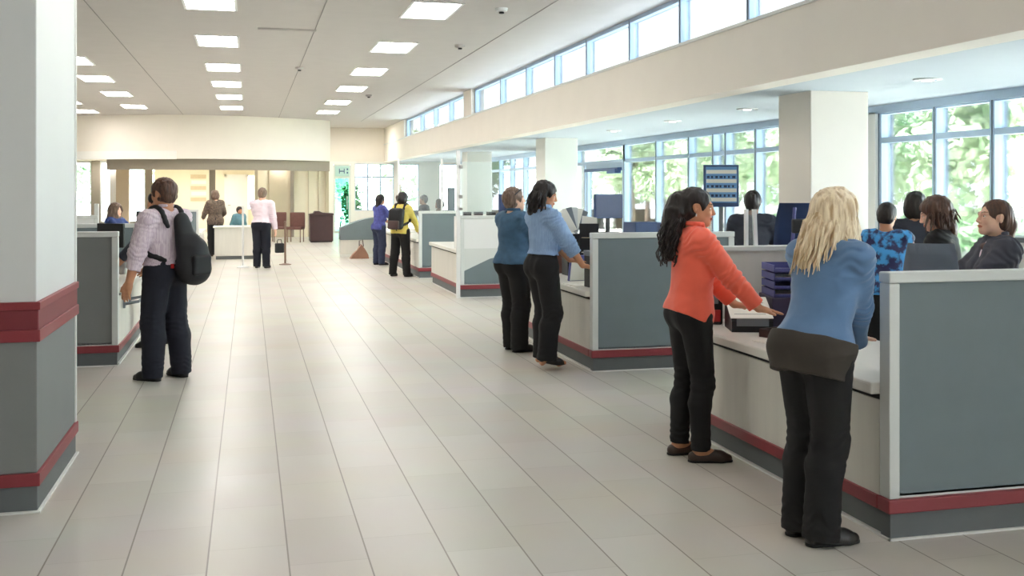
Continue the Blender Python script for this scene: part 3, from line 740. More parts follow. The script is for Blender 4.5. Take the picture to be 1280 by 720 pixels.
# ------------------------------------------------------------------ outdoors
struct(MB().box(8.25, -20, -.5, 60, 90, -.1).box(-30, 44, -.5, 60, 90, -.1).build('ground', M['paving']))
struct(MB().box(24, -10, -.1, 24.3, 60, 1.0).build('garden_wall', M['render_wall']))
def leafy(n, rx, ry, rz, zc, seed, leaf=.16, lumps=14):
    rr = random.Random(seed); b = MB().bm; mb = MB(); b = mb.bm
    cs = [(rr.uniform(-.65, .65) * rx, rr.uniform(-.65, .65) * ry, rr.uniform(-.6, .7) * rz, rr.uniform(.3, .5)) for _ in range(lumps)]
    for i in range(n):
        cx, cy, cz, cr = cs[i % lumps]
        d = Vector((rr.gauss(0, 1), rr.gauss(0, 1), rr.gauss(0, 1))).normalized()
        p = Vector((cx + d.x * rx * cr, cy + d.y * ry * cr, zc + cz + d.z * rz * cr))
        nrm = (d + Vector((rr.uniform(-.8, .8), rr.uniform(-.8, .8), rr.uniform(-.4, .9)))).normalized()
        u = nrm.orthogonal().normalized(); u.rotate(Matrix.Rotation(rr.uniform(0, 6.28), 3, nrm)); v = nrm.cross(u)
        s = leaf * rr.uniform(.7, 1.3)
        b.faces.new([b.verts.new(p + u * s), b.verts.new(p + v * s * .5), b.verts.new(p - u * s), b.verts.new(p - v * s * .5)])
    return mb
def tree(x, y, lab, seed, group, h=5.0, m='leaf'):
    t = thing('tree', lab, 'tree', (x, y, -.1), seed, group)
    leafy(3600, 1.9, 1.9, 1.9, h * .62, seed).build('crown', M[m], t)
    MB().tube([(0, 0, 0), (.05, 0, 1.4), (-.05, .05, h * .7)], [.13, .1, .05]).build('trunk', M['bark'], t)
    return t
gR, gL = 'trees outside, right of the cream column', 'trees outside, between the two columns'
labR = 'pale green tree outside, seen through the windows right of the cream column'
labL = 'pale green tree outside, seen through the windows left of the cream column'
tr = tree(15.5, 11.6, labR, 3, gR); tr2 = tree(15.6, 25.2, labL, 5, gL, m='leaf2')
dup(tr, (20.8, 15.4, -.1), 2.1); dup(tr2, (15.8, 19.4, -.1), 3.3, labR, gR); dup(tr, (20.9, 22.6, -.1), 4.4, labR, gR)
for (x, y, rz, s) in ((20.8, 29.5, 1, tr), (15.5, 33.2, 2, tr2), (20.8, 37.0, 3, tr), (15.6, 41.0, 4, tr2), (18.6, 47, 5, tr), (22, 53.0, .4, tr2)):
    dup(s, (x, y, -.1), rz, labL, gL)
labE = 'pale tree outside, beyond the windows at the far end'
for (x, y, rz, s) in ((3.4, 58, 1, tr), (8.8, 62, 2, tr2), (13.6, 59, 3, tr)): dup(s, (x, y, -.1), rz, labE, 'trees outside the far end')
labF = 'pale tree outside, beyond the far left windows'
for (x, y, rz, s) in ((-7.6, 48, 2.4, tr), (-2.9, 51.5, 5, tr2)): dup(s, (x, y, -.1), rz, labF, 'trees outside the far left windows')
t = thing('climbing_plant', 'dark green tall plant seen through the green glass door', 'plant', (4.0, 41.8, -.1))
leafy(900, .5, .35, 1.0, .9, 21, .09).build('leaves', M['hedge'], t)
MB().tube([(0, 0, 0), (0, 0, 2.3)], .03).tube([(-.25, 0, 0), (-.2, 0, 1.8)], .025).tube([(.15, 0, 0), (.2, 0, 2.0)], .025).build('stems', M['hedge'], t)
hb = leafy(5000, .5, 14, .55, .65, 31, .14, 60).build('hedge', M['leaf'])
hb.location = (18.0, 20, -.1); tag(hb, 'long low hedge outside along the pale garden wall', 'hedge')
# ------------------------------------------------------------------ sculpting: signed distance shapes -> one smooth skin
V3 = lambda *a: np.array(a, dtype=np.float64)
def nrm(v): return v / (np.linalg.norm(v) + 1e-12)
def rotx(a): c, s = math.cos(a), math.sin(a); return np.array([[1, 0, 0], [0, c, -s], [0, s, c]])
def roty(a): c, s = math.cos(a), math.sin(a); return np.array([[c, 0, s], [0, 1, 0], [-s, 0, c]])
def rotz(a): c, s = math.cos(a), math.sin(a); return np.array([[c, -s, 0], [s, c, 0], [0, 0, 1]])

def hash3(i, j, k, seed):
    h = (i * 374761393 + j * 668265263 + k * 2147483647 + seed * 974634533) & 0xFFFFFFFF
    h = ((h ^ (h >> 13)) * 1274126177) & 0xFFFFFFFF
    return ((h ^ (h >> 16)) & 0xFFFF) / 32767.5 - 1.0
def vnoise(p, freq, seed=0):
    q = p * np.asarray(freq); f0 = np.floor(q); f = q - f0; f = f * f * (3 - 2 * f); i = f0.astype(np.int64)
    out = 0
    for a in (0, 1):
        for b in (0, 1):
            for c in (0, 1):
                w_ = (f[:, 0] if a else 1 - f[:, 0]) * (f[:, 1] if b else 1 - f[:, 1]) * (f[:, 2] if c else 1 - f[:, 2])
                out = out + w_ * hash3(i[:, 0] + a, i[:, 1] + b, i[:, 2] + c, seed)
    return out
def ridge(p, freq, seed=0): return 1 - 2 * np.abs(vnoise(p, freq, seed))

class Cap:
    """tapered limb from a to b; n, s flatten its section along n by s; cut trims it flat at b"""
    def __init__(s, a, b, ra, rb, k=.02, n=None, fl=1.0, op='u', cut=False, cut0=False):
        s.a, s.b, s.ra, s.rb, s.k, s.op, s.cut, s.cut0 = np.asarray(a, float), np.asarray(b, float), ra, rb, k, op, cut, cut0
        s.n = None if n is None else nrm(np.asarray(n, float)); s.fl = fl
        m = max(ra, rb) * max(1, fl) + .01
        s.lo, s.hi = np.minimum(s.a, s.b) - m, np.maximum(s.a, s.b) + m
    def f(s, p):
        ab = s.b - s.a; L2 = ab @ ab + 1e-12
        t = np.clip(((p - s.a) @ ab) / L2, 0, 1)
        v = p - s.a - t[:, None] * ab
        if s.n is not None: v = v + (v @ s.n)[:, None] * s.n * (1 / s.fl - 1)
        d = np.sqrt((v * v).sum(1)) - (s.ra + (s.rb - s.ra) * t)
        u = ab / math.sqrt(L2)
        if s.cut: d = np.maximum(d, (p - s.b) @ u)
        if s.cut0: d = np.maximum(d, -((p - s.a) @ u))
        return d
class Ell:
    def __init__(s, c, r, Rm=None, k=.02, op='u'):
        s.c, s.r, s.k, s.op = np.asarray(c, float), np.asarray(r, float), k, op
        s.R = np.eye(3) if Rm is None else np.asarray(Rm)
        e = np.sqrt(((s.R * s.r) ** 2).sum(1)) + .01
        s.lo, s.hi = s.c - e, s.c + e
    def f(s, p):
        q = (p - s.c) @ s.R
        k0 = np.sqrt(((q / s.r) ** 2).sum(1)); k1 = np.sqrt(((q / (s.r * s.r)) ** 2).sum(1)) + 1e-9
        return k0 * (k0 - 1) / k1
class Box:
    def __init__(s, c, h, Rm=None, k=.01, rnd=.01, op='u'):
        s.c, s.h, s.k, s.op, s.rnd = np.asarray(c, float), np.asarray(h, float), k, op, rnd
        s.R = np.eye(3) if Rm is None else np.asarray(Rm)
        e = (np.abs(s.R) * s.h).sum(1) + rnd + .01
        s.lo, s.hi = s.c - e, s.c + e
    def f(s, p):
        q = np.abs((p - s.c) @ s.R) - (s.h - s.rnd)
        return np.sqrt((np.maximum(q, 0) ** 2).sum(1)) + np.minimum(q.max(1), 0) - s.rnd
class Plane:
    """keeps the side where (p-c).n < 0"""
    def __init__(s, c, n): s.c, s.n, s.op, s.k = np.asarray(c, float), nrm(np.asarray(n, float)), 'i', 0
    def f(s, p): return (p - s.c) @ s.n

def infl(prims, d):
    """the same shapes a little thicker"""
    out = []
    for q in prims:
        if isinstance(q, Cap): out.append(Cap(q.a, q.b, q.ra + d, q.rb + d, q.k, q.n, q.fl, q.op, q.cut, q.cut0))
        elif isinstance(q, Ell): out.append(Ell(q.c, q.r + d, q.R, q.k, q.op))
        else: out.append(q)
    return out

def sdf_eval(prims, p, margin):
    d = np.full(len(p), 1.0)
    for q in prims:
        if q.op == 'i':
            d = np.maximum(d, q.f(p)); continue
        m = max(q.k * 1.2, margin)
        ix = np.nonzero(((p > q.lo - m) & (p < q.hi + m)).all(1))[0]
        if not len(ix): continue
        e = q.f(p[ix]); o = d[ix]; k = max(q.k, 1e-5)
        if q.op == 'u':
            h = np.clip(.5 + .5 * (o - e) / k, 0, 1); d[ix] = o + (e - o) * h - k * h * (1 - h)
        else:
            h = np.clip(.5 - .5 * (o + e) / k, 0, 1); d[ix] = o + (-e - o) * h + k * h * (1 - h)
    return d

def skin(prims, vox, disp=None):
    """vertices and quads of the zero surface (surface nets), finely sampled only near the surface"""
    us = [q for q in prims if q.op == 'u']
    lo = np.min([q.lo for q in us], 0) - 3 * vox; hi = np.max([q.hi for q in us], 0) + 3 * vox
    C = 4; n = (np.ceil((hi - lo) / (vox * C)).astype(int) + 1)
    cs = vox * C
    g = np.stack(np.meshgrid(*[np.arange(m) for m in n], indexing='ij'), -1).reshape(-1, 3)
    pc = lo + (g + .5) * cs - .5 * vox
    dc = sdf_eval(prims, pc, cs * 2.2)
    N = n * C
    Vv = np.repeat(np.repeat(np.repeat(dc.reshape(n), C, 0), C, 1), C, 2).astype(np.float32)
    act = np.abs(dc) < cs * 1.5
    ga = g[act]
    off = np.stack(np.meshgrid(*[np.arange(C)] * 3, indexing='ij'), -1).reshape(-1, 3)
    idx = (ga[:, None, :] * C + off[None]).reshape(-1, 3)
    pf = lo + idx * vox
    df = np.empty(len(pf))
    for s0 in range(0, len(pf), 400000):
        q = pf[s0:s0 + 400000]; e = sdf_eval(prims, q, vox * 4)
        if disp is not None:
            nb = np.abs(e) < .03
            if nb.any(): e[nb] += disp(q[nb])
        df[s0:s0 + 400000] = e
    Vv[idx[:, 0], idx[:, 1], idx[:, 2]] = df
    ins = Vv < 0
    s8 = sum(ins[a:N[0] - 1 + a, b:N[1] - 1 + b, c:N[2] - 1 + c].astype(np.int8) for a in (0, 1) for b in (0, 1) for c in (0, 1))
    cells = np.argwhere((s8 > 0) & (s8 < 8))
    num = np.zeros((len(cells), 3)); cnt = np.zeros(len(cells))
    corners = [(a, b, c) for a in (0, 1) for b in (0, 1) for c in (0, 1)]
    val = {q: Vv[cells[:, 0] + q[0], cells[:, 1] + q[1], cells[:, 2] + q[2]] for q in corners}
    for q in corners:
        for ax in range(3):
            if q[ax]: continue
            q2 = tuple(1 if i == ax else q[i] for i in range(3))
            a, b = val[q], val[q2]; m = (a < 0) != (b < 0)
            t = np.where(m, a / np.where(m, a - b, 1), 0)
            pt = np.array(q, float)[None].repeat(len(cells), 0); pt[:, ax] += t
            num += pt * m[:, None]; cnt += m
    verts = lo + (cells + num / np.maximum(cnt, 1)[:, None]) * vox
    vid = np.full(tuple(N - 1), -1, np.int64); vid[cells[:, 0], cells[:, 1], cells[:, 2]] = np.arange(len(cells))
    quads = []
    for ax in range(3):
        o1, o2 = [(1, 2), (2, 0), (0, 1)][ax]
        sl0 = [slice(1, N[i] - 1) for i in range(3)]; sl1 = list(sl0)
        sl0[ax] = slice(0, N[ax] - 1); sl1[ax] = slice(1, N[ax])
        A, B = ins[tuple(sl0)], ins[tuple(sl1)]
        e = np.argwhere(A != B)
        if not len(e): continue
        fl = A[e[:, 0], e[:, 1], e[:, 2]]
        base = e + 1; base[:, ax] -= 1
        def at(d1, d2):
            c = base.copy(); c[:, o1] -= d1; c[:, o2] -= d2
            return vid[c[:, 0], c[:, 1], c[:, 2]]
        qd = np.stack([at(1, 1), at(0, 1), at(0, 0), at(1, 0)], 1)
        qd[~fl] = qd[~fl][:, ::-1]
        quads.append(qd)
    quads = np.concatenate(quads) if quads else np.zeros((0, 4), int)
    quads = quads[(quads >= 0).all(1)]
    return verts, quads

def mesh_obj(name, verts, quads, mats, parent=None, midx=None, smooth=True, extra=None):
    me = bpy.data.meshes.new(name)
    if extra:                                                       # (verts, faces) appended
        ev, ef = extra; off = len(verts)
        verts = np.concatenate([verts, np.array(ev).reshape(-1, 3)]) if len(ev) else verts
        fl = np.concatenate([quads, np.array(ef, dtype=np.int64).reshape(-1, 4) + off]) if len(ef) else quads
    else: fl = quads
    nv, nf = len(verts), len(fl)
    me.vertices.add(nv); me.vertices.foreach_set('co', np.ascontiguousarray(verts, dtype=np.float32).ravel())
    me.loops.add(nf * 4); me.loops.foreach_set('vertex_index', np.ascontiguousarray(fl, dtype=np.int32).ravel())
    me.polygons.add(nf); me.polygons.foreach_set('loop_start', np.arange(0, nf * 4, 4, dtype=np.int32))
    try: me.polygons.foreach_set('loop_total', np.full(nf, 4, dtype=np.int32))
    except Exception: pass
    for m in (mats if isinstance(mats, (list, tuple)) else [mats]): me.materials.append(m)
    if midx is not None: me.polygons.foreach_set('material_index', np.ascontiguousarray(midx, dtype=np.int32))
    me.polygons.foreach_set('use_smooth', np.full(nf, smooth, dtype=bool))
    me.update(calc_edges=True); me.validate()
    o = bpy.data.objects.new(name, me); COL.objects.link(o)
    if parent is not None: o.parent = parent
    return o

def proj(p, prims, dist):
    """moves a point out to a distance from the shapes"""
    p = np.array(p, float)
    for _ in range(8):
        q = np.stack([p] + [p + V3(*[.004 if i == j else 0 for j in range(3)]) for i in range(3)])
        d = sdf_eval(prims, q, .5); g = nrm((d[1:] - d[0])); p = p + g * (dist - d[0])
    return p

def locks_mesh(chains, n=6):
    """tapered strands of hair: list of (points, radii, flatten) -> verts, quads"""
    V, F = [], []
    for pts, rads in chains:
        pts = np.asarray(pts); base = len(V); up = V3(0, 0, 1)
        for i in range(len(pts)):
            t = nrm(pts[min(i + 1, len(pts) - 1)] - pts[max(i - 1, 0)])
            u = np.cross(t, V3(.3, .5, .8)); u = nrm(u); w_ = np.cross(u, t)
            for k in range(n):
                a = 2 * PI * k / n; V.append(pts[i] + (u * math.cos(a) + w_ * math.sin(a)) * rads[i])
        for i in range(len(pts) - 1):
            for k in range(n):
                F.append((base + i * n + k, base + i * n + (k + 1) % n, base + (i + 1) * n + (k + 1) % n, base + (i + 1) * n + k))
    return V, F

def ik(a, c, l1, l2, pole):
    """joint between a and c"""
    a, c = np.asarray(a, float), np.asarray(c, float); v = c - a; d = np.linalg.norm(v); u = v / d
    d = min(d, (l1 + l2) * .999); x = (l1 * l1 - l2 * l2 + d * d) / (2 * d)
    h = math.sqrt(max(l1 * l1 - x * x, 0)); pl = np.asarray(pole, float); pl = nrm(pl - u * (pl @ u))
    return a + u * x + pl * h, a + u * d

# skin, hair and cloth materials
SK = {}
def skin_mat(key, rgb):
    if key not in SK:
        m = mat('skin_' + key, rgb, .5, var=.06, scale=25, bump=.02, bscale=200)
        m.node_tree.nodes['Principled BSDF'].inputs['Subsurface Weight'].default_value = .08
        m.node_tree.nodes['Principled BSDF'].inputs['Subsurface Radius'].default_value = (.012, .005, .003)
        lip = mat('lips_' + key, tuple(int(v * f) for v, f in zip(rgb, (.9, .66, .64))), .4)
        SK[key] = (m, lip)
    return SK[key]
EYE_W = mat('eye_white', (232, 228, 222), .25); EYE_I = mat('eye_iris', (58, 40, 30), .2)

class Person:
    def __init__(s, label, loc, az, h=1.65, sex='f', skin_c=('fair', (224, 176, 150)), vox=.006, build=1.0, group=None):
        s.root = thing('person', label, 'person', (loc[0], loc[1], loc[2] if len(loc) > 2 else 0), -math.radians(az), group)
        s.h, s.k, s.sex, s.vox, s.b = h, h / 1.672, sex, vox, build
        s.skin, s.lip = skin_mat(*skin_c); s.seed = int(abs(loc[0] * 131 + loc[1] * 17) * 10) % 9973
    def pose(s, lean=0., side=0., twist=0., pelvis=(0, 0, 0), feet=None, hands=None, elbow_pole=None, head=(0, 0, 0), finger=('relaxed', 'relaxed'), seated=False, toes=(0.12, .12), hand_dir=None, palm=None):
        """hands: wrist targets left, right in the person's own frame (x right, y forward, z up), metres"""
        k = s.k; s.finger = finger
        s.pel = V3(*pelvis) + V3(0, 0, .922 * k)
        s.Rt = rotz(-twist) @ rotx(-lean) @ roty(side)
        T = lambda x, y, z: s.pel + s.Rt @ (V3(x, y, z) * k)
        s.T = T
        s.waist, s.chest, s.neck = T(0, 0, .14), T(0, .005, .32), T(0, -.02, .505)
        sw = (.165 if s.sex == 'f' else .19)
        s.sh = [T(-sw, -.015, .428), T(sw, -.015, .428)]
        s.hip = [s.pel + rotz(-twist * .4) @ V3(-.088 * k, 0, -.035 * k), s.pel + rotz(-twist * .4) @ V3(.088 * k, 0, -.035 * k)]
        feet = feet or [(-.1, 0, 0), (.1, 0, 0)]
        s.ank = [V3(f[0], f[1], .075 * k + (f[2] if len(f) > 2 else 0)) for f in feet]
        s.toe = toes
        s.knee = []
        for i in (0, 1):
            kn, an = ik(s.hip[i], s.ank[i], .415 * k, .40 * k, (0.0, 1, 0.02)); s.knee.append(kn); s.ank[i] = an
        hands = hands or [T(-.23, .03, -.06), T(.23, .03, -.06)]
        poles = elbow_pole or [(-.5, -1, -.3), (.5, -1, -.3)]
        s.elb, s.wri = [], []
        for i in (0, 1):
            e, w_ = ik(s.sh[i], V3(*hands[i]), .285 * k, .25 * k, poles[i]); s.elb.append(e); s.wri.append(w_)
        yaw, pitch, roll = head
        s.Rh = rotz(-yaw) @ rotx(-pitch) @ roty(roll)
        s.hc = s.neck + rotz(-twist) @ rotx(-lean * .5) @ V3(0, .03 * k, .125 * k)
        s.hand_dir = hand_dir or [None, None]; s.palm = palm or [None, None]
        return s
    # ---- shapes of the bare figure
    def torso(s):
        k, b, T, Rt = s.k, s.b, s.T, s.Rt; f = s.sex == 'f'
        P = [Ell(T(0, .0, .0), V3(.165 * b if f else .155 * b, .115 * b, .115) * k, Rt, .03),
             Ell(T(0, .005, .13), V3(.128 * b, .095 * b, .12) * k, Rt, .06),
             Ell(T(0, .0, .30), V3(.145 * b if f else .16 * b, .105 * b, .17) * k, Rt, .06),
             Cap(T(-.1, -.02, .415), T(.1, -.02, .415), .062 * k, .062 * k, .06),
             Cap(T(-.025, -.022, .455), T(-.13 if f else -.15, -.015, .425), .045 * k, .05 * k, .05), Cap(T(.025, -.022, .455), T(.13 if f else .15, -.015, .425), .045 * k, .05 * k, .05)]
        for sx in (-1, 1):
            P.append(Ell(T(.072 * sx * b, -.045 * b, -.035), V3(.088, .08, .092) * k * b, Rt, .05))
            if f: P.append(Ell(T(.068 * sx, .085, .29), V3(.062, .055, .062) * k * b, Rt, .04))
        return P
    def leg(s, i, d=0.):
        k, b = s.k, .5 + .5 * s.b
        h, kn, an = s.hip[i], s.knee[i], s.ank[i]
        calf = kn + (an - kn) * .3 + V3(0, -.02 * k, 0)
        return [Cap(h, kn, .092 * k * b, .056 * k * b, .03), Cap(kn, calf, .054 * k * b, .055 * k * b, .03), Cap(calf, an, .054 * k * b, .036 * k, .03)]
    def arm(s, i):
        k = s.k; m = 1.0 if s.sex == 'f' else 1.12; m *= (.55 + .45 * s.b)
        a, e, w_ = s.sh[i], s.elb[i], s.wri[i]; q = e + (w_ - e) * .3
        return [Cap(a, e, .05 * k * m, .039 * k * m, .03), Cap(e, q, .039 * k * m, .04 * k * m, .02), Cap(q, w_, .04 * k * m, .026 * k * m, .02)]
    def hand(s, i):
        k = s.k; e, w_ = s.elb[i], s.wri[i]
        d = nrm(np.asarray(s.hand_dir[i], float)) if s.hand_dir[i] is not None else nrm(w_ - e)
        pn = np.asarray(s.palm[i], float) if s.palm[i] is not None else V3(1 if i == 0 else -1, 0.2, -.1)   # palm normal
        pn = nrm(pn - d * (pn @ d)); side = np.cross(d, pn)                          # across the palm
        if i == 1: side = -side                                                     # thumb lies on +side
        # make the thumb point forward / up for both hands
        if side @ V3(0, .8, .4) < 0: side = -side
        curl = {'relaxed': .35, 'flat': .06, 'grip': 1.05, 'reach': .2}[s.finger[i]]
        kk = k * (1.0 if s.sex == 'f' else 1.1)
        P = [Cap(w_, w_ + d * .035 * kk, .026 * kk, .03 * kk, .02, pn, .62), Cap(w_ + d * .035 * kk + side * .018 * kk, w_ + d * .08 * kk + side * .022 * kk, .021 * kk, .018 * kk, .02, pn, .7),
             Cap(w_ + d * .035 * kk - side * .014 * kk, w_ + d * .076 * kk - side * .022 * kk, .021 * kk, .018 * kk, .02, pn, .7)]
        ln = [.068, .076, .07, .056]
        for j in range(4):
            sp = (1.5 - j) * .0175 * kk
            p0 = w_ + d * (.082 - .004 * abs(j - 1.2)) * kk + side * sp
            dd = nrm(d + side * (1.5 - j) * .06); L = ln[j] * kk; r = .0088 * kk
            c1, c2 = curl * .7, curl * 1.5
            d1 = dd * math.cos(c1) + pn * math.sin(c1); d2 = dd * math.cos(c2) + pn * math.sin(c2)
            d3 = dd * math.cos(c2 * 1.35) + pn * math.sin(c2 * 1.35)
            p1 = p0 + d1 * L * .45; p2 = p1 + d2 * L * .32; p3 = p2 + d3 * L * .23
            P += [Cap(p0, p1, r * 1.05, r, .006), Cap(p1, p2, r, r * .92, .004), Cap(p2, p3, r * .92, r * .78, .004)]
        t0 = w_ + d * .025 * kk + side * .022 * kk
        t1 = t0 + nrm(d * .8 + side * .75 + pn * .3) * .042 * kk; t2 = t1 + nrm(d * 1 + side * .25 + pn * (.2 + curl * .4)) * .032 * kk
        P += [Cap(t0, t1, .014 * kk, .0105 * kk, .012), Cap(t1, t2, .0105 * kk, .0085 * kk, .004)]
        return P
    def H(s, x, y, z): return s.hc + s.Rh @ (V3(x, y, z) * s.k * 1.0)
    def headp(s, fine=True):
        k, H, Rh = s.k, s.H, s.Rh; m = 1.0 if s.sex == 'f' else 1.05
        P = [Ell(H(0, -.018, .035), V3(.074, .093, .082) * k * m, Rh, .02), Ell(H(0, .03, -.03), V3(.054, .06, .08) * k * m, Rh, .03),
             Ell(H(0, .068, -.088), V3(.024, .02, .02) * k * m, Rh, .03)]
        for sx in (-1, 1):
            P += [Ell(H(sx * .039, .018, -.06), V3(.018, .034, .028) * k * m, Rh, .03), Ell(H(sx * .034, .062, -.02), V3(.022, .021, .02) * k, Rh, .02)]
        if fine:
            P += [Cap(H(-.034, .078, .026), H(.034, .078, .026), .0135 * k, .0135 * k, .018)]
            for sx in (-1, 1): P += [Ell(H(sx * .031, .094, .008), V3(.017, .012, .0105) * k, Rh, .012, 's')]
            P += [Ell(H(sx * .0315, .0775, z_), V3(.017, .0095, .0058) * k, Rh, .005) for sx in (-1, 1) for z_ in (.0165, -.0025)]
            P += [Cap(H(0, .088, .014), H(0, .1065, -.025), .007 * k, .0105 * k, .012), Ell(H(.011, .098, -.031), V3(.0075, .010, .007) * k, Rh, .006), Ell(H(-.011, .098, -.031), V3(.008, .011, .0075) * k, Rh, .006),
                  Ell(H(0, .0905, -.054), V3(.023, .011, .0055) * k, Rh, .006), Ell(H(0, .0885, -.0635), V3(.019, .011, .006) * k, Rh, .006), Ell(H(0, .101, -.0587), V3(.02, .006, .0014) * k, Rh, .003, 's')]
            for sx in (-1, 1): P += [Ell(H(sx * .077 * m, -.012, .0), V3(.0075, .019, .032) * k, Rh @ rotz(-sx * .35) @ rotx(.15), .008), Ell(H(sx * .085 * m, -.006, .003), V3(.006, .009, .016) * k, Rh, .005, 's')]
        P += [Cap(s.neck - s.Rt @ V3(0, 0, .04 * k), H(0, -.03, -.05), .056 * k * (1 if s.sex == 'f' else 1.15), .049 * k * (1 if s.sex == 'f' else 1.15), .025)]
        return P
    def foot(s, i):
        k = s.k; a = s.ank[i]; d = V3(math.sin(s.toe[i] * (-1 if i == 0 else 1)), math.cos(s.toe[i]), 0)
        z = a[2] - .075 * k
        hl = V3(a[0], a[1], z) - d * .045 * k; bl = V3(a[0], a[1], z) + d * .115 * k; tp = V3(a[0], a[1], z) + d * .165 * k
        return hl, bl, tp, d, z
    def footp(s, i):
        k = s.k; hl, bl, tp, d, z = s.foot(i); up = V3(0, 0, 1)
        return [Cap(s.ank[i], hl + up * .03 * k, .036 * k, .028 * k, .02), Cap(s.ank[i], bl + up * .022 * k, .034 * k, .03 * k, .02), Cap(bl + up * .022 * k, tp + up * .018 * k, .032 * k, .018 * k, .02)]
    # ---- building
    def body(s, brow=None, fine=True, eyes=True):
        P = s.torso()
        for i in (0, 1): P += s.leg(i) + s.footp(i) + s.arm(i) + s.hand(i)
        P += s.headp(fine)
        v, q = skin(P, s.vox)
        c = v[q].mean(1); hl = ((c - s.hc) @ s.Rh) / s.k
        mi = np.zeros(len(q), int)
        lipm = ((hl[:, 0] / .024) ** 2 + ((hl[:, 2] + .0588) / .0105) ** 2 < 1) & (hl[:, 1] > .07); mi[lipm] = 1
        ms = [s.skin, s.lip]
        if brow is not None:
            ax = np.abs(hl[:, 0]); zz = .029 + .004 * np.sin((ax - .012) / .04 * 2.2)
            mi[(ax > .013) & (ax < .046) & (np.abs(hl[:, 2] - zz) < .0036) & (hl[:, 1] > .05)] = 2; ms.append(brow)
        s.ob = mesh_obj('body', v, q, ms, s.root, mi)
        if eyes and fine:
            for sx in (-1, 1):
                c0 = s.H(sx * .0315, .0722, .0072)
                V, Q = skin([Ell(c0, V3(.0125, .0125, .0125) * s.k)], .002)
                cc = ((V[Q].mean(1) - c0) @ s.Rh) / s.k
                mesh_obj('eye', V, Q, [EYE_W, EYE_I], s.root, ((cc[:, 0] ** 2 + cc[:, 2] ** 2 < .0058 ** 2) & (cc[:, 1] > 0)).astype(int))
        return s
    def top(s, m, name='shirt', d=.014, hem=-.06, cuff=1.0, neck=.07, amp=.005, loose=0., hem_curve=0., mats=None, colour=None, sleeve_r=0., fr=(9, 9, 13), open_neck=False, parts=True, collar=None, vox=None, vneck=0., topcut=None):
        """upper garment: follows torso and arms, ends at hem, cuff and neckline. cuff: 1 = at the wrist, .5 = half sleeve of the whole arm"""
        k, T, Rt = s.k, s.T, s.Rt; vox = vox or s.vox
        P = infl(s.torso(), d)
        if loose:
            hz = hem
            P.append(Cap(T(0, .0, .24), T(0, .0, hz), (.13 + loose * .3) * k * s.b, (.155 + loose) * k * s.b, .05, s.Rt @ V3(0, 1, 0), .72))
        else:
            P.append(Cap(T(0, 0, .14), T(0, 0, hem - .02), .11 * k * s.b, .15 * k * s.b + d, .06, s.Rt @ V3(0, 1, 0), .72))
        dn = s.Rt @ V3(0, hem_curve, -1)
        P.append(Plane(T(0, 0, hem), dn))
        for i in (0, 1):
            a, e, w_ = s.sh[i], s.elb[i], s.wri[i]; mm = (1.0 if s.sex == 'f' else 1.12) * (.55 + .45 * s.b); r = d + sleeve_r
            if cuff > .55:
                t = (cuff - .5) * 2; c = e + (w_ - e) * t
                P += [Cap(a, e, .05 * k * mm + d + .004, .041 * k * mm + r, .035), Cap(e, c, .041 * k * mm + r, .03 * k * mm + r * .8 + .004, .02, cut=True)]
            else:
                c = a + (e - a) * cuff * 2
                P += [Cap(a, c, .05 * k * mm + d + .004, .046 * k * mm + r, .035, cut=True)]
        P.append(Cap(s.neck + Rt @ V3(0, 0, .0) * k, s.neck + Rt @ V3(0, .03, .12) * k, neck * k, (neck + .012) * k, .012, op='s'))
        if vneck: P.append(Cap(T(0, .10, .5), T(0, .16, .5 - vneck), .05 * k, .012 * k, .012, op='s'))
        if topcut is not None: P.append(Plane(T(0, 0, topcut), Rt @ V3(0, 0, 1)))
        sd = s.seed
        def disp(p):
            w1 = ridge(p, fr, sd); w2 = vnoise(p, (22, 22, 26), sd + 3)
            q = amp * (.75 * w1 + .35 * w2)
            for i in (0, 1):
                for c0, rad in ((s.elb[i], .09), (s.sh[i], .1)):
                    dd = p - c0; r2 = (dd * dd).sum(1); ax = nrm(s.wri[i] - s.sh[i])
                    q = q + amp * 1.1 * np.exp(-r2 / rad ** 2) * np.sin(dd @ ax * 150 + 5 * vnoise(p, (12, 12, 12), sd + 9))
            return -q
        v, qd = skin(P, vox, disp)
        mi = None
        if colour: mi = colour(s, v[qd].mean(1))
        s.shirt = mesh_obj(name, v, qd, mats or [m], s.root, mi)
        if collar is not None:
            ring = []
            for j in range(15):
                a = -PI * .9 + j / 14 * PI * 1.8 - PI / 2 + PI
                ring.append(s.neck + Rt @ (V3(math.sin(a) * .068, -math.cos(a) * .06 + .012, .028 - .02 * (1 - abs(a) / PI) * 0 - (.03 if abs(a) > 2.2 else 0)) * k))
            C = [Cap(p, q, .014 * k, .014 * k, .006) for p, q in zip(ring, ring[1:])]
            V, Q = skin(C, min(vox, .005)); mesh_obj('collar', V, Q, [collar], s.root)
        return s
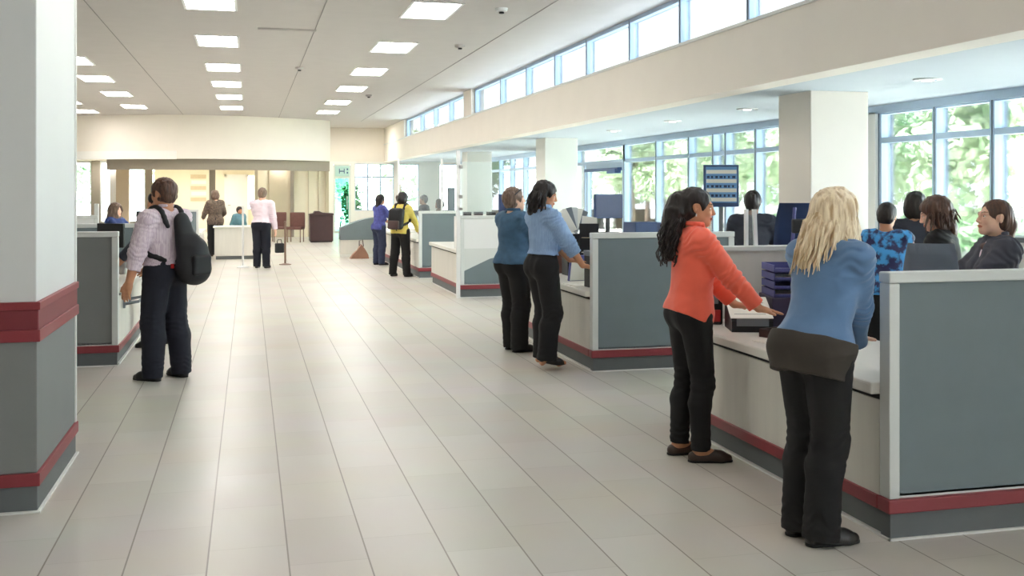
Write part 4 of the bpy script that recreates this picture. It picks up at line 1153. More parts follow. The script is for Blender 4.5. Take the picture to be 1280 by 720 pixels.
    def trousers(s, m, d=.012, hem=.035, flare=.02, top=.10, amp=.004, knee=0., vox=None):
        k, T = s.k, s.T; vox = vox or s.vox
        P = infl(s.torso()[:2], d) + [infl([q], d)[0] for q in s.torso() if isinstance(q, Ell) and ((q.c - s.pel) @ s.Rt)[2] < 0]
        P.append(Plane(T(0, 0, top), s.Rt @ V3(0, 0, 1)))
        sm = .5 + .5 * s.b
        for i in (0, 1):
            h, kn, an = s.hip[i], s.knee[i], s.ank[i]
            end = an + (an - kn) / np.linalg.norm(an - kn) * (an[2] - hem - (an[2] - .075 * k)) if True else an
            end = an + nrm(an - kn) * (.075 * k - hem)
            calf = kn + (an - kn) * .3 + V3(0, -.018 * k, 0)
            P += [Cap(h, kn, .097 * k * sm + d, .06 * k * sm + d + knee, .03), Cap(kn, calf, .058 * k * sm + d + knee, .06 * k * sm + d + knee, .03), Cap(calf, end, .058 * k * sm + d + knee, .045 * k + d + flare, .025, cut=True)]
        sd = s.seed + 50
        def disp(p):
            q = .6 * ridge(p, (13, 13, 4), sd) + .35 * vnoise(p, (24, 24, 16), sd + 2)
            for i in (0, 1):
                for c0, rad in ((s.knee[i], .1), (s.ank[i] + V3(0, 0, .05), .09)):
                    dd = p - c0; q = q + .9 * np.exp(-(dd * dd).sum(1) / rad ** 2) * np.sin(dd[:, 2] * 130 + 5 * vnoise(p, (14, 14, 10), sd + 8))
                dd = p - s.hip[i] - V3(0, .05, -.03); q = q + .6 * np.exp(-(dd * dd).sum(1) / .01) * np.sin(dd[:, 2] * 110 + dd[:, 0] * 60)
            return -amp * q
        v, qd = skin(P, vox, disp)
        s.trs = mesh_obj('trousers', v, qd, [m], s.root)
        return s
    def shoes(s, m, sole=None, style='flat', vox=None):
        k = s.k; vox = vox or min(s.vox, .006); up = V3(0, 0, 1)
        for i in (0, 1):
            hl, bl, tp, d, z = s.foot(i)
            top_z = .075 if style == 'lace' else .05
            P = [Cap(hl + up * .03 * k, bl + up * .024 * k, .036 * k, .042 * k, .02), Cap(bl + up * .024 * k, tp + up * .02 * k, .043 * k, .027 * k, .02)]
            if style in ('lace',): P += [Cap(s.ank[i] + up * .01, hl + up * .035 * k, .043 * k, .034 * k, .02), Cap(s.ank[i], bl + up * .03 * k, .042 * k, .03 * k, .03)]
            elif style == 'boot': P += [Cap(s.ank[i] + up * .05, hl + up * .035 * k, .046 * k, .036 * k, .02), Cap(s.ank[i], bl + up * .03 * k, .045 * k, .033 * k, .03)]
            else:
                P += [Cap(s.ank[i] - up * .02 * k + d * .06 * k, bl + up * .02 * k, .03 * k, .03 * k, .02), Ell((hl + bl) / 2 + up * .075 * k + d * .005 * k, V3(.032, .04, .03) * k, None, .01, 's')]
            P.append(Plane((0, 0, z + .002), (0, 0, -1)))
            if style == 'heel':
                P = [Cap(hl + up * .06 * k, bl + up * .025 * k, .032 * k, .036 * k, .02), Cap(bl + up * .02 * k, tp + up * .016 * k, .037 * k, .016 * k, .02), Cap(hl + up * .05 * k, V3(hl[0], hl[1], z + .003), .018 * k, .009 * k, .01, cut=True),
                     Ell((hl + bl) / 2 + up * .1 * k + d * .01 * k, V3(.03, .05, .03) * k, None, .01, 's'), Plane((0, 0, z + .001), (0, 0, -1))]
            v, q = skin(P, vox); so_ = mesh_obj('shoe', v, q, [m], s.root)
            if sole is not None and style != 'heel':
                S = [Cap(hl + up * .008, bl + up * .008, .037 * k, .044 * k, .01), Cap(bl + up * .008, tp + up * .008, .044 * k, .03 * k, .01), Plane((0, 0, z + .014), (0, 0, 1)), Plane((0, 0, z + .0005), (0, 0, -1))]
                v, q = skin(S, vox); mesh_obj('sole', v, q, [sole], so_)
        return s
    def hair(s, m, prims, disp_amp=.004, fr=(70, 70, 10), locks=None, vox=None, name='hair'):
        sd = s.seed + 90
        def disp(p): return -disp_amp * (vnoise(p, fr, sd) + .5 * vnoise(p, (fr[0] * 2, fr[1] * 2, fr[2]), sd + 1))
        v, q = skin(prims, vox or min(s.vox, .005), disp if disp_amp else None)
        return mesh_obj(name, v, q, [m], s.root, extra=locks)
    def cap_hair(s, thick=.012, front=.055, low=-.02, k=.02, front_up=0., ears=False):
        """hair over the skull: cut away in front of the face"""
        H, kk, Rh = s.H, s.k, s.Rh; m = 1.0 if s.sex == 'f' else 1.05
        P = [Ell(H(0, -.022, .037), (V3(.074, .093, .082) * m + thick) * kk, Rh, k), Ell(H(0, -.045, -.02), (V3(.066, .06, .07) * m + thick * .6) * kk, Rh, .03)]
        P += [Ell(H(0, .105, -.045), V3(.082, .075, .105 + front_up) * kk, Rh, .012, 's')]
        for sx in (-1, 1): P.append(Ell(H(sx * .088, .0 if ears else .02, -.012 if ears else -.03), V3(.03, .042 if ears else .035, .046 if ears else .05) * kk, Rh, .008, 's'))
        P.append(Plane(H(0, -.05, -.085 + low), Rh @ V3(0, .15, -1)))
        return P
# ------------------------------------------------------------------ people
C_ = {}
C_['blonde'] = mat('blonde_hair', (242, 224, 192), .45, rgb2=(192, 162, 122), scale=1.0, stretch=(42, 42, 4), detail=4, contrast=(.36, .56), bump=.25)
C_['darkhair'] = mat('dark_brown_hair', (34, 23, 20), .45, rgb2=(15, 11, 10), scale=1.0, stretch=(60, 60, 8), detail=4, bump=.3)
C_['brownhair'] = mat('brown_hair', (98, 66, 48), .45, rgb2=(58, 38, 30), scale=1.0, stretch=(60, 60, 7), detail=4, bump=.25)
C_['grayhair'] = mat('gray_brown_hair', (140, 116, 98), .5, rgb2=(84, 66, 56), scale=1.0, stretch=(60, 60, 9), detail=4, bump=.25)
C_['coral'] = mat('coral_blouse', (242, 102, 76), .7, var=.05, scale=9, bump=.05, bscale=240, sheen=.2)
C_['sweater'] = mat('blue_knit_sweater', (92, 126, 166), .85, var=.05, scale=14, bump=.12, bscale=420, sheen=.3)
C_['charcoal'] = mat('charcoal_brown_cloth', (62, 56, 50), .85, var=.06, scale=12, bump=.05, bscale=260)
C_['black_cloth'] = mat('black_trouser_cloth', (11, 11, 13), .8, var=.1, scale=12, bump=.05, bscale=300)
C_['navy_cloth'] = mat('dark_navy_trouser_cloth', (15, 19, 34), .8, var=.1, scale=12, bump=.05, bscale=300)
C_['denim_light'] = mat('light_blue_blouse', (150, 178, 212), .75, rgb2=(128, 156, 196), scale=1.0, stretch=(160, 160, 4), bump=.04, bscale=240)
C_['teal'] = mat('teal_denim_jacket', (66, 100, 130), .85, var=.12, scale=16, bump=.1, bscale=300)
C_['lilac'] = mat('lilac_striped_shirt', (222, 208, 214), .75, rgb2=(196, 176, 190), scale=1.0, stretch=(150, 150, 2), contrast=(.42, .58))
C_['pink'] = mat('pale_pink_shirt', (232, 214, 222), .75, var=.03, scale=12)
C_['brown_top'] = mat('mottled_brown_jacket', (124, 106, 92), .85, rgb2=(78, 64, 56), scale=26)
C_['violet'] = mat('violet_blue_top', (84, 92, 168), .75, rgb2=(60, 62, 126), scale=14)
C_['yellow'] = mat('yellow_top', (226, 206, 106), .75, var=.06, scale=12)
C_['dark_jacket'] = mat('dark_slate_jacket', (46, 50, 62), .75, var=.08, scale=12, bump=.05, bscale=200)
C_['gray_jacket'] = mat('charcoal_gray_jacket', (66, 68, 80), .75, var=.06, scale=12, bump=.06, bscale=260)
C_['pattern'] = mat('blue_patterned_top', (62, 150, 214), .6, rgb2=(34, 36, 84), scale=17, contrast=(.44, .56))
C_['scarf'] = mat('brown_flecked_scarf', (120, 92, 84), .8, rgb2=(48, 40, 48), scale=60)
C_['blue_top'] = mat('deep_blue_top', (40, 60, 112), .8, var=.1, scale=12)
C_['teal_top'] = mat('soft_teal_top', (92, 132, 142), .8, var=.08, scale=12)
C_['mauve'] = mat('mauve_top', (168, 136, 150), .8, rgb2=(110, 84, 110), scale=22)
C_['brown_shoe'] = mat('dark_brown_shoe_leather', (58, 42, 34), .45, var=.08)
C_['black_shoe'] = mat('black_shoe_leather', (18, 17, 18), .35, var=.06)
C_['sole'] = mat('black_rubber_sole', (14, 14, 14), .7)
C_['pack'] = mat('black_backpack_nylon', (13, 14, 19), .6, var=.08, scale=10, bump=.1, bscale=160)
C_['jeans'] = mat('dark_blue_jeans', (44, 52, 78), .85, var=.15, scale=18)
C_['badge'] = M['paper']
FAIR, LIGHT, TAN, BROWN, DARK = ('fair', (232, 186, 160)), ('light', (222, 168, 138)), ('tan', (198, 142, 108)), ('brown', (150, 102, 76)), ('deep', (98, 66, 52))
FINE, MIDV, FARV = .0048, .0075, .012
RH = np.random.RandomState(11)

def long_locks(p, n, a0, a1, length, tip, spread=.02, curl=0., r=.012, back=.0):
    """strands from the crown over the skull and down, a = 0 at the back of the head"""
    ch = []; H, k = p.H, p.k
    for i in range(n):
        a = a0 + (a1 - a0) * (i + RH.rand()) / n; L = length * (1 - .35 * RH.rand())
        s_, c_ = math.sin(a), math.cos(a)
        q0 = H(.02 * s_, -.01 - .03 * c_, .118); q1 = H(.062 * s_, -.015 - .075 * c_, .09); q2 = H(.088 * s_, -.02 - .1 * c_, .02)
        pts = [q0, q1, q2]; cur = q2
        out = p.Rh @ V3(s_, -c_, 0); N = 6
        for j in range(1, N + 1):
            t = j / N
            cur = cur + V3(0, 0, -L / N) * k + out * (.012 if j < 3 else .004) * k + V3(*(RH.randn(3) * spread * .25)) * k + V3(0, -back / N, 0)
            if curl: cur = cur + (out * math.sin(j * 2.1 + i) + np.cross(out, V3(0, 0, 1)) * math.cos(j * 2.1 + i)) * curl * k
            pts.append(cur)
        rr = [r * .6, r, r * 1.1] + [r * 1.1 * (1 - .75 * (j / N) ** 1.6) for j in range(1, N)] + [tip]
        ch.append((pts, [q * k for q in rr]))
    return locks_mesh(ch)

# --- blonde woman in the right foreground, seen from behind
p = Person('blonde woman in blue sweater and black trousers, seen from behind at the near counter', (2.53, 4.34), 84, h=1.64, skin_c=FAIR, vox=FINE, build=1.08)
p.pose(lean=.3, twist=-.30, pelvis=(0, .02, 0), feet=[(-.08, .0, 0), (.08, -.0, 0)], hands=[(-.26, .46, .80), (-.15, .37, .80)], elbow_pole=[(-.6, -.2, -1), (1, -.1, -.4)], head=(-.25, .12, .02), finger=('flat', 'flat'), hand_dir=[(.3, .9, -.1), (-.95, .25, -.05)], palm=[(0, 0, -1), (0, 0, -1)], toes=(.05, .12))
p.body(C_['brownhair'])
p.top(C_['sweater'], 'sweater', d=.017, hem=-.03, cuff=.97, amp=.006, neck=.068, fr=(8, 8, 16))
p.top(C_['charcoal'], 'tunic', d=.032, hem=-.15, cuff=.2, amp=.005, neck=.075, topcut=.03)
p.trousers(C_['black_cloth'], d=.014, hem=.03, flare=.025, knee=.008, amp=.005, top=-.02)
p.shoes(C_['black_shoe'], C_['sole'])
P = [Ell(p.H(0, -.022, .037), V3(.104, .122, .102) * p.k, p.Rh, .02), Ell(p.H(0, -.06, -.06), V3(.112, .08, .13) * p.k, p.Rh, .05), Cap(p.H(-.01, -.09, -.08), p.H(-.04, -.15, -.25), .09 * p.k, .055 * p.k, .05, (0, 1, .1), .5),
     Cap(p.H(.07, .0, .0), p.H(.085, -.02, -.15), .03 * p.k, .018 * p.k, .03), Cap(p.H(-.07, .0, .0), p.H(-.1, -.04, -.19), .034 * p.k, .02 * p.k, .03), Ell(p.H(0, .12, -.05), V3(.068, .07, .12) * p.k, p.Rh, .02, 's')]
p.hair(C_['blonde'], P, .006, (60, 60, 7), locks=long_locks(p, 170, -2.5, 2.3, .33, .002, .03, r=.0105, back=.06))

# --- woman in coral blouse in profile
p = Person('woman in coral blouse with dark curly ponytail, in profile at the near counter', (2.62, 5.84), 92, h=1.63, skin_c=TAN, vox=FINE, build=.98)
p.pose(lean=.07, twist=-.06, pelvis=(0, -.03, 0), feet=[(-.10, -.06, 0), (.10, .0, 0)], hands=[(-.06, .40, .785), (.2, .44, .785)], elbow_pole=[(-.4, -1, -.4), (.35, -1, -.25)], head=(.34, .1, 0), finger=('flat', 'flat'), hand_dir=[(.2, .95, -.18), (.0, .95, -.2)], palm=[(0, 0, -1), (0, 0, -1)], toes=(.1, .2))
p.body(C_['darkhair'])
p.top(C_['coral'], 'blouse', d=.016, hem=-.05, hem_curve=-.35, cuff=.93, amp=.007, loose=.025, neck=.064, sleeve_r=.004, fr=(8, 8, 6), collar=C_['coral'], vneck=.06)
p.trousers(C_['black_cloth'], d=.008, hem=.075, flare=.004, amp=.004)
p.shoes(C_['brown_shoe'], C_['sole'])
P = p.cap_hair(.013, ears=True) + [Ell(p.H(0, -.115, .03), V3(.045, .05, .05) * p.k, p.Rh, .03)]
for j in range(9):
    t = j / 8; P.append(Ell(p.H(0, -.125 - .012 * math.sin(t * 2.6), .02 - .35 * t) + V3(*(RH.randn(3) * .008)), V3(.055 + .03 * math.sin(t * 3), .055 + .02 * math.sin(t * 3), .055) * p.k * (1.05 - .45 * t * t), None, .03))
ch = []
for i in range(90):
    a = RH.rand() * 6.28; rr = .03 + .045 * RH.rand(); c0 = p.H(rr * math.cos(a) * .7, -.13 + rr * math.sin(a) * .7, .04); pts = [c0]; L = .3 + .12 * RH.rand()
    for j in range(1, 15):
        t = j / 14; w_ = math.sin(min(t * 3, 1.57)) * rr
        pts.append(p.H(0, -.13 - .01 * math.sin(t * 2.6), .04 - L * t) + V3(math.cos(a) * w_ * 1.25 + .012 * math.sin(j * 1.5 + i), math.sin(a) * w_ * 1.0 + .012 * math.cos(j * 1.5 + i), 0))
    ch.append((pts, [.008 * (1 - .6 * (j / 14) ** 2) for j in range(15)]))
p.hair(C_['darkhair'], P, .005, (50, 50, 30), locks=locks_mesh(ch, 5))
MB().tube([tuple(p.H(.079, -.006, -.034)), tuple(p.H(.08, -.006, -.05))], .004, 6).build('earring', M['steel'], p.root)

# --- woman in light blue blouse at the middle counter
p = Person('woman in light blue blouse with long dark hair, hand on the middle counter', (2.62, 9.08), 84, h=1.655, skin_c=TAN, vox=.006, build=.98)
p.pose(lean=.05, twist=-.22, pelvis=(0, -.04, .04), feet=[(-.09, .0, .045), (.09, -.03, .045)], hands=[(-.05, .42, .80), (.14, .40, .79)], elbow_pole=[(-.5, -1, -.4), (.4, -1, -.4)], head=(.36, .25, 0), finger=('flat', 'flat'), hand_dir=[(.2, .95, -.1), (.1, .95, -.15)], palm=[(0, 0, -1), (0, 0, -1)], toes=(.05, .1))
p.body(C_['darkhair'])
p.top(C_['denim_light'], 'blouse', d=.018, hem=.09, cuff=.72, amp=.007, neck=.066, sleeve_r=.014, collar=C_['denim_light'], fr=(9, 9, 8))
p.trousers(C_['black_cloth'], d=.014, hem=.05, flare=.03, knee=.018, top=.13, amp=.005)
p.shoes(C_['black_shoe'], style='heel')
P = p.cap_hair(.018) + [Cap(p.H(0, -.07, -.02), p.H(0, -.1, -.17), .08 * p.k, .05 * p.k, .04, (0, 1, .1), .6), Cap(p.H(-.06, -.02, .0), p.H(-.08, -.05, -.2), .04 * p.k, .03 * p.k, .03), Cap(p.H(.06, -.03, .0), p.H(.065, -.06, -.17), .035 * p.k, .02 * p.k, .03)]
p.hair(C_['darkhair'], P, .006, (55, 55, 10), locks=long_locks(p, 70, -2.0, 1.75, .2, .002, .025, r=.01, back=.02))

# --- woman in teal jacket
p = Person('woman in teal denim jacket with short gray brown hair, behind the light blue blouse', (2.62, 10.2), 70, h=1.64, skin_c=FAIR, vox=.0065, build=1.14)
p.pose(lean=.02, twist=-.12, pelvis=(0, -.03, 0), feet=[(-.1, .02, 0), (.1, -.02, 0)], hands=[(-.14, .34, .95), (.1, .36, 1.0)], elbow_pole=[(-.6, -1, -.4), (.7, -.8, -.5)], head=(.3, -.12, 0), finger=('relaxed', 'relaxed'), toes=(.1, .2))
p.body(C_['grayhair'])
p.top(C_['teal'], 'jacket', d=.022, hem=-.02, cuff=.98, amp=.006, neck=.07, collar=C_['teal'], loose=.012)
p.trousers(C_['black_cloth'], d=.014, hem=.03, flare=.03, knee=.014, amp=.005)
p.shoes(C_['black_shoe'], C_['sole'])
p.hair(C_['grayhair'], p.cap_hair(.02, low=.0), .006, (60, 60, 20))
gl = MB().tube([tuple(p.H(-.075, .045, .098)), tuple(p.H(-.04, .075, .1)), tuple(p.H(0, .08, .1)), tuple(p.H(.04, .075, .1)), tuple(p.H(.075, .045, .098)), tuple(p.H(.1, -.02, .06))], .006, 6)
g_o = gl.build('sunglasses', M['black'], p.root)

# --- man with backpack at the left counter
MAN = ('man in lilac striped shirt with a backpack, seen from behind at the left counter', (-.70, 9.42), -52)
p = Person(*MAN, h=1.71, sex='m', skin_c=TAN, vox=.006, build=1.1)
p.pose(lean=.03, twist=.12, pelvis=(0, 0, 0), feet=[(-.13, .02, 0), (.13, -.06, 0)], hands=[(-.34, .1, .78), (.2, .38, .92)], elbow_pole=[(-.7, -.7, 0), (.5, -1, -.3)], head=(-.05, .16, 0), finger=('relaxed', 'relaxed'), toes=(.05, .25))
p.body(C_['darkhair'])
p.top(C_['lilac'], 'shirt', d=.016, hem=.04, cuff=.8, amp=.0065, neck=.07, sleeve_r=.009, collar=C_['lilac'], fr=(9, 9, 7), loose=.0)
p.trousers(C_['navy_cloth'], d=.016, hem=.03, flare=.022, knee=.018, amp=.006, top=.09)
p.shoes(C_['black_shoe'], C_['sole'], style='lace')
p.hair(C_['brownhair'], p.cap_hair(.018, low=.0, ears=True), .005, (60, 60, 30))
V, Q = skin([Cap(p.sh[0] + V3(-.052, -.01, -.07), p.sh[0] + V3(-.056, -.01, -.12), .026, .026, .01, (1, 0, 0), .3)], .004); mesh_obj('shoulder_patch', V, Q, [mat('dark_red_patch', (96, 34, 40), .7)], p.root)
# the backpack he carries
bp = thing('backpack', 'black backpack with a small red tag on the back of the man in lilac', 'backpack', (MAN[1][0], MAN[1][1], 0), -math.radians(MAN[2]))
T = p.T; Rt = p.Rt
pk = [Cap(T(.04, -.17, .40), T(.09, -.225, .05), .07, .135, .04, Rt @ V3(0, 1, 0), .72), Ell(T(.10, -.235, -.01), V3(.165, .11, .13), Rt, .06), Ell(T(.12, -.245, .12), V3(.12, .09, .16), Rt @ roty(-.25), .05)]
v, q = skin(pk, .007, lambda x: -.006 * ridge(x, (8, 8, 10), 5)); mesh_obj('body', v, q, [C_['pack']], bp)
v, q = skin([Box(T(.10, -.325, .03), (.10, .03, .09), Rt @ rotx(.05), .02, .03)], .006); mesh_obj('front_pocket', v, q, [C_['pack']], bp)
for sx, nm in ((-1, 'shoulder_strap'), (1, 'shoulder_strap')):
    pts = [T(.09 * sx + .0, -.15, .36), T(.1 * sx, -.085, .475), T(.105 * sx, -.01, .528), T(.11 * sx, .075, .47), T(.13 * sx, .12, .33), T(.15 * sx, .09, .2), T(.15 * sx, -.02, .12), T(.12 * sx, -.14, .08)]
    fine_pts = []
    for a, b in zip(pts, pts[1:]): fine_pts += [a, (a * 2 + b) / 3, (a + b * 2) / 3]
    fine_pts.append(pts[-1]); BODY = p.torso() + p.arm(0)[:1] + p.arm(1)[:1]
    fine_pts = [q if i < 2 or i > len(fine_pts) - 3 else proj(q, BODY, .026) for i, q in enumerate(fine_pts)]
    v, q = skin([Cap(a, b, .018, .018, .02) for a, b in zip(fine_pts, fine_pts[1:])], .006); mesh_obj(nm, v, q, [C_['pack']], bp)
v, q = skin([Box(T(-.07, -.17, .03), (.014, .01, .02), Rt, .003, .004)], .004); mesh_obj('red_tag', v, q, [M['red_plastic']], bp)

# --- person hidden in front of him
p = Person('person in dark clothes mostly hidden beyond the man with the backpack', (-.93, 11.45), -88, h=1.6, sex='m', skin_c=TAN, vox=.01)
p.pose(feet=[(-.1, .02, 0), (.1, -.03, 0)], hands=[(-.1, .36, .9), (.12, .36, .9)]); p.body(fine=False)
p.top(C_['dark_jacket'], 'jacket', d=.018, hem=-.06); p.trousers(C_['navy_cloth']); p.shoes(C_['black_shoe'], C_['sole'], style='lace')
p.hair(C_['darkhair'], p.cap_hair(.014), .004)

# --- smiling staff woman behind the near partition
p = Person('smiling staff woman in charcoal jacket facing left, behind the near gray partition', (4.42, 5.42), -72, h=1.56, skin_c=FAIR, vox=FINE, build=1.02)
p.pose(lean=.02, twist=.0, feet=[(-.1, 0, 0), (.1, 0, 0)], hands=[(-.16, .36, .92), (.16, .36, .92)], elbow_pole=[(-.6, -1, -.4), (.6, -1, -.4)], head=(-.12, -.1, 0.04))
p.body(C_['brownhair'])
p.top(C_['gray_jacket'], 'jacket', d=.02, hem=-.12, cuff=.97, amp=.006, neck=.07, vneck=.2, collar=C_['gray_jacket'])
p.top(C_['pink'], 'blouse', d=.009, hem=-.08, cuff=.3, amp=.003, neck=.06)
p.trousers(C_['black_cloth'], vox=.01); p.shoes(C_['black_shoe'], C_['sole'], vox=.01)
C = [Cap(p.neck + p.Rt @ V3(math.sin(a) * .075, math.cos(a) * .065 + .01, -.01 - .05 * max(0, math.cos(a))), p.neck + p.Rt @ V3(math.sin(b) * .075, math.cos(b) * .065 + .01, -.01 - .05 * max(0, math.cos(b))), .022, .022, .012) for a, b in [(2 * PI * j / 16, 2 * PI * (j + 1) / 16) for j in range(16)]]
v, q = skin(C, .0055, lambda x: -.006 * ridge(x, (25, 25, 25), 4)); mesh_obj('scarf', v, q, [C_['scarf']], p.root)
P = p.cap_hair(.011, low=.01, front_up=.03, ears=True) + [Ell(p.H(0, -.105, -.02), V3(.05, .04, .05), p.Rh, .03), Cap(p.H(0, -.12, -.04), p.H(.0, -.11, -.2), .035, .022, .03)]
p.hair(C_['brownhair'], P, .003, (70, 70, 20))

# --- staff woman in the blue patterned top, bare arm
p = Person('staff woman in bright blue patterned sleeveless top, right of the blonde hair', (5.02, 7.45), 35, h=1.52, skin_c=TAN, vox=.0065, build=1.12)
p.pose(lean=.14, side=.0, twist=.1, hands=[(-.2, .3, .85), (.28, .3, .85)], elbow_pole=[(-.8, -.8, -.2), (.9, -.6, -.2)], head=(.25, .2, .1)); p.body(C_['darkhair'])
p.top(C_['pattern'], 'patterned_top', d=.016, hem=-.08, cuff=.06, amp=.005, neck=.085)
p.trousers(C_['black_cloth'], vox=.01); p.shoes(C_['black_shoe'], C_['sole'], vox=.01)
p.hair(C_['darkhair'], p.cap_hair(.010, low=.01), .002, (80, 80, 40))

# --- brown haired woman in black jacket, another head behind her, a head behind the blonde hair
p = Person('woman with brown shoulder length hair and black jacket, left of the smiling woman', (4.66, 6.2), -50, h=1.57, skin_c=FAIR, vox=.0065, build=1.05)
p.pose(lean=.14, twist=.1, hands=[(-.2, .3, .85), (.2, .33, .9)], elbow_pole=[(-.8, -.8, -.2), (.7, -.8, -.2)], head=(-.1, .3, 0)); p.body(C_['brownhair'])
p.top(C_['black_cloth'], 'jacket', d=.022, hem=-.1, amp=.006); p.trousers(C_['black_cloth'], vox=.01); p.shoes(C_['black_shoe'], C_['sole'], vox=.01)
P = p.cap_hair(.022) + [Cap(p.H(0, -.06, -.03), p.H(0, -.08, -.15), .085, .06, .04, (0, 1, .1), .65), Cap(p.H(-.065, -.01, .0), p.H(-.075, -.02, -.15), .035, .025, .03), Cap(p.H(.065, -.01, .0), p.H(.075, -.02, -.15), .035, .025, .03)]
p.hair(C_['brownhair'], P, .006, (55, 55, 10), locks=long_locks(p, 50, -2.1, 2.1, .15, .003, .02, r=.01))
def simple(label, loc, az, h, top_m, trs_m, hair_m, skin_c, sex='f', lean=.0, hands=None, vox=FARV, hair='cap', build=1.0, head=(0, 0, 0), shoe='black_shoe', hem=-.08, cuff=1.0, name='shirt', poles=None, feet=None, hn=None, pelvis=(0, 0, 0), twist=0.):
    p = Person(label, loc, az, h=h, sex=sex, skin_c=skin_c, vox=vox, build=build)
    p.pose(lean=lean, hands=hands, head=head, elbow_pole=poles, feet=feet, pelvis=pelvis, twist=twist); p.body(C_[hair_m], fine=vox < .009, eyes=vox < .009)
    p.top(C_[top_m], name, d=.018, hem=hem, cuff=cuff, amp=.006); p.trousers(C_[trs_m], d=.014, flare=.015, knee=.01); p.shoes(C_[shoe], C_['sole'] if vox < .009 else None, vox=min(vox, .009))
    P = p.cap_hair(.02)
    if hair == 'long': P += [Cap(p.H(0, -.07, -.02), p.H(0, -.1, -.22), .085, .055, .04, (0, 1, .1), .65)]
    if hair == 'bob': P += [Ell(p.H(0, -.03, -.03), V3(.105, .1, .1), p.Rh, .03), Ell(p.H(0, .1, -.05), V3(.07, .08, .11), p.Rh, .01, 's')]
    if hair == 'veil': P = [Ell(p.H(0, -.02, .02), V3(.1, .12, .12), p.Rh, .03), Cap(p.H(0, -.04, -.05), p.neck + V3(0, -.03, -.06), .1, .15, .06, (0, 1, 0), .8), Ell(p.H(0, .115, -.01), V3(.055, .07, .085), p.Rh, .02, 's')]
    p.hair(C_[hair_m], P, .006, (45, 45, 14), vox=min(vox, .009), name='headscarf' if hair == 'veil' else 'hair')
    return p
simple('person with very dark hair just visible behind the brown haired woman', (5.62, 7.9), 40, 1.6, 'dark_jacket', 'black_cloth', 'darkhair', TAN, vox=.009, hair='bob')
simple('person with dark hair half hidden between the blonde hair and the patterned top', (5.9, 9.72), -20, 1.47, 'blue_top', 'black_cloth', 'darkhair', TAN, vox=.009, hair='bob')
simple('staff man in dark slate jacket with back turned, in front of the display board', (5.12, 9.95), 32, 1.6, 'dark_jacket', 'black_cloth', 'darkhair', BROWN, sex='m', lean=.03, vox=.0075, hands=[(-.2, .32, .95), (.2, .32, .95)], head=(.05, .2, 0), build=1.12, name='jacket')
# --- far visitors and staff
p = simple('man in pale pink shirt and navy trousers leaning forward in the middle distance', (.26, 22.3), 18, 1.66, 'pink', 'navy_cloth', 'grayhair', FAIR, sex='m', lean=.16, hem=.02, vox=.0095, hands=[(-.2, .42, .95), (.3, .06, .62)], poles=[(-.5, -1, -.3), (.6, -1, 0)], pelvis=(0, -.03, 0), build=1.12, head=(0, .3, 0))
t = thing('hand_bag', 'small dark bag in the hand of the man in pale pink', 'bag', (.62, 22.2, .32), .3)
MB().box(-.09, -.05, 0, .09, .05, .2, .02).build('body', C_['pack'], t); MB().tube([(-.05, 0, .19), (-.04, 0, .27), (.04, 0, .27), (.05, 0, .19)], .008).build('handle', C_['pack'], t)
simple('woman in mottled brown jacket and black trousers by the pale gray partition', (-.80, 26.6), -20, 1.62, 'brown_top', 'black_cloth', 'grayhair', FAIR, lean=.04, vox=.0095, hair='bob', build=1.12, hands=[(-.2, .3, .95), (.22, .3, .95)], name='jacket', hem=-.12, shoe='brown_shoe')
simple('person in soft teal top seated behind the plain white desk', (-.22, 26.2), 150, 1.22, 'teal_top', 'black_cloth', 'darkhair', TAN, vox=FARV, build=1.2)
simple('woman in violet blue top with long dark hair at the farthest right counter', (2.74, 22.6), 62, 1.52, 'violet', 'jeans', 'darkhair', TAN, vox=.0095, hair='long', lean=.08, hands=[(-.1, .36, .9), (.14, .36, .88)], build=1.05, cuff=.75)
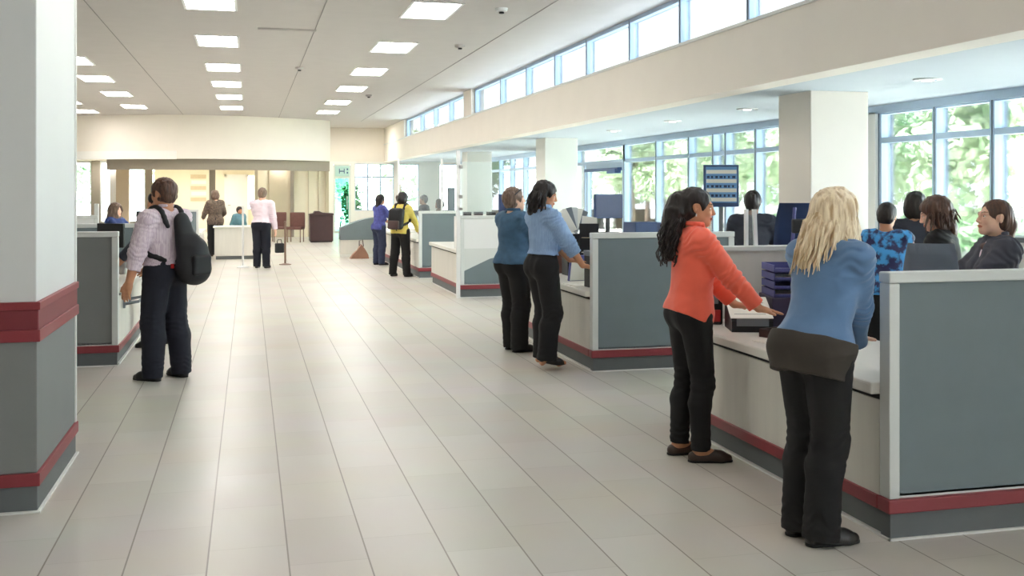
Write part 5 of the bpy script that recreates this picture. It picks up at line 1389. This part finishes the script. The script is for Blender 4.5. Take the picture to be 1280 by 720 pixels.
p = simple('person in yellow top and black trousers beside the narrow gray partition', (2.77, 19.5), 40, 1.58, 'yellow', 'black_cloth', 'darkhair', TAN, vox=.0095, lean=.16, hair='bob', hands=[(-.1, .36, .86), (.2, .36, .8)], build=1.0, feet=[(-.14, -.05, 0), (.14, 0, 0)], head=(.2, .3, 0))
T = p.T
bp = thing('backpack', 'dark brown and black backpack worn over the yellow top', 'backpack', (2.77, 19.5, 0), -math.radians(40))
v, q = skin([Box(T(0, -.2, .2), (.15, .08, .2), p.Rt, .05, .06)], .009); mesh_obj('body', v, q, [C_['pack']], bp)
v, q = skin([Box(T(0, -.27, .07), (.12, .04, .08), p.Rt, .02, .03)], .009); mesh_obj('lower_pocket', v, q, [M['brown']], bp)
for sx in (-1, 1):
    pts = [T(.1 * sx, -.15, .36), T(.105 * sx, -.02, .53), T(.115 * sx, .1, .42), T(.15 * sx, .06, .18), T(.13 * sx, -.13, .08)]
    f2 = []
    for a, b in zip(pts, pts[1:]): f2 += [a, (a * 2 + b) / 3, (a + b * 2) / 3]
    f2.append(pts[-1]); f2 = [q if i < 2 or i > len(f2) - 3 else proj(q, p.torso() + p.arm(0)[:1] + p.arm(1)[:1], .03) for i, q in enumerate(f2)]
    v, q = skin([Cap(a, b, .022, .022, .02) for a, b in zip(f2, f2[1:])], .009); mesh_obj('shoulder_strap', v, q, [C_['pack']], bp)
simple('person in mauve top half hidden between the violet top and the yellow top', (3.6, 25.4), 80, 1.52, 'mauve', 'jeans', 'brownhair', FAIR, vox=FARV, hands=[(-.1, .34, .9), (.14, .34, .88)])
simple('dark haired staff person seen over the narrow gray partition, left one of two', (3.98, 24.2), -100, 1.5, 'dark_jacket', 'black_cloth', 'darkhair', BROWN, vox=FARV)
simple('dark haired staff person seen over the narrow gray partition, right one of two', (4.12, 22.9), -80, 1.42, 'brown_top', 'black_cloth', 'darkhair', BROWN, vox=FARV, hair='bob')
simple('person in deep blue with gray headscarf behind the white low divider at far left', (-2.02, 17.3), 120, 1.4, 'blue_top', 'black_cloth', 'grayhair', FAIR, vox=.0095, hair='veil', build=1.15, hands=[(-.2, .35, .95), (.2, .4, 1.0)])
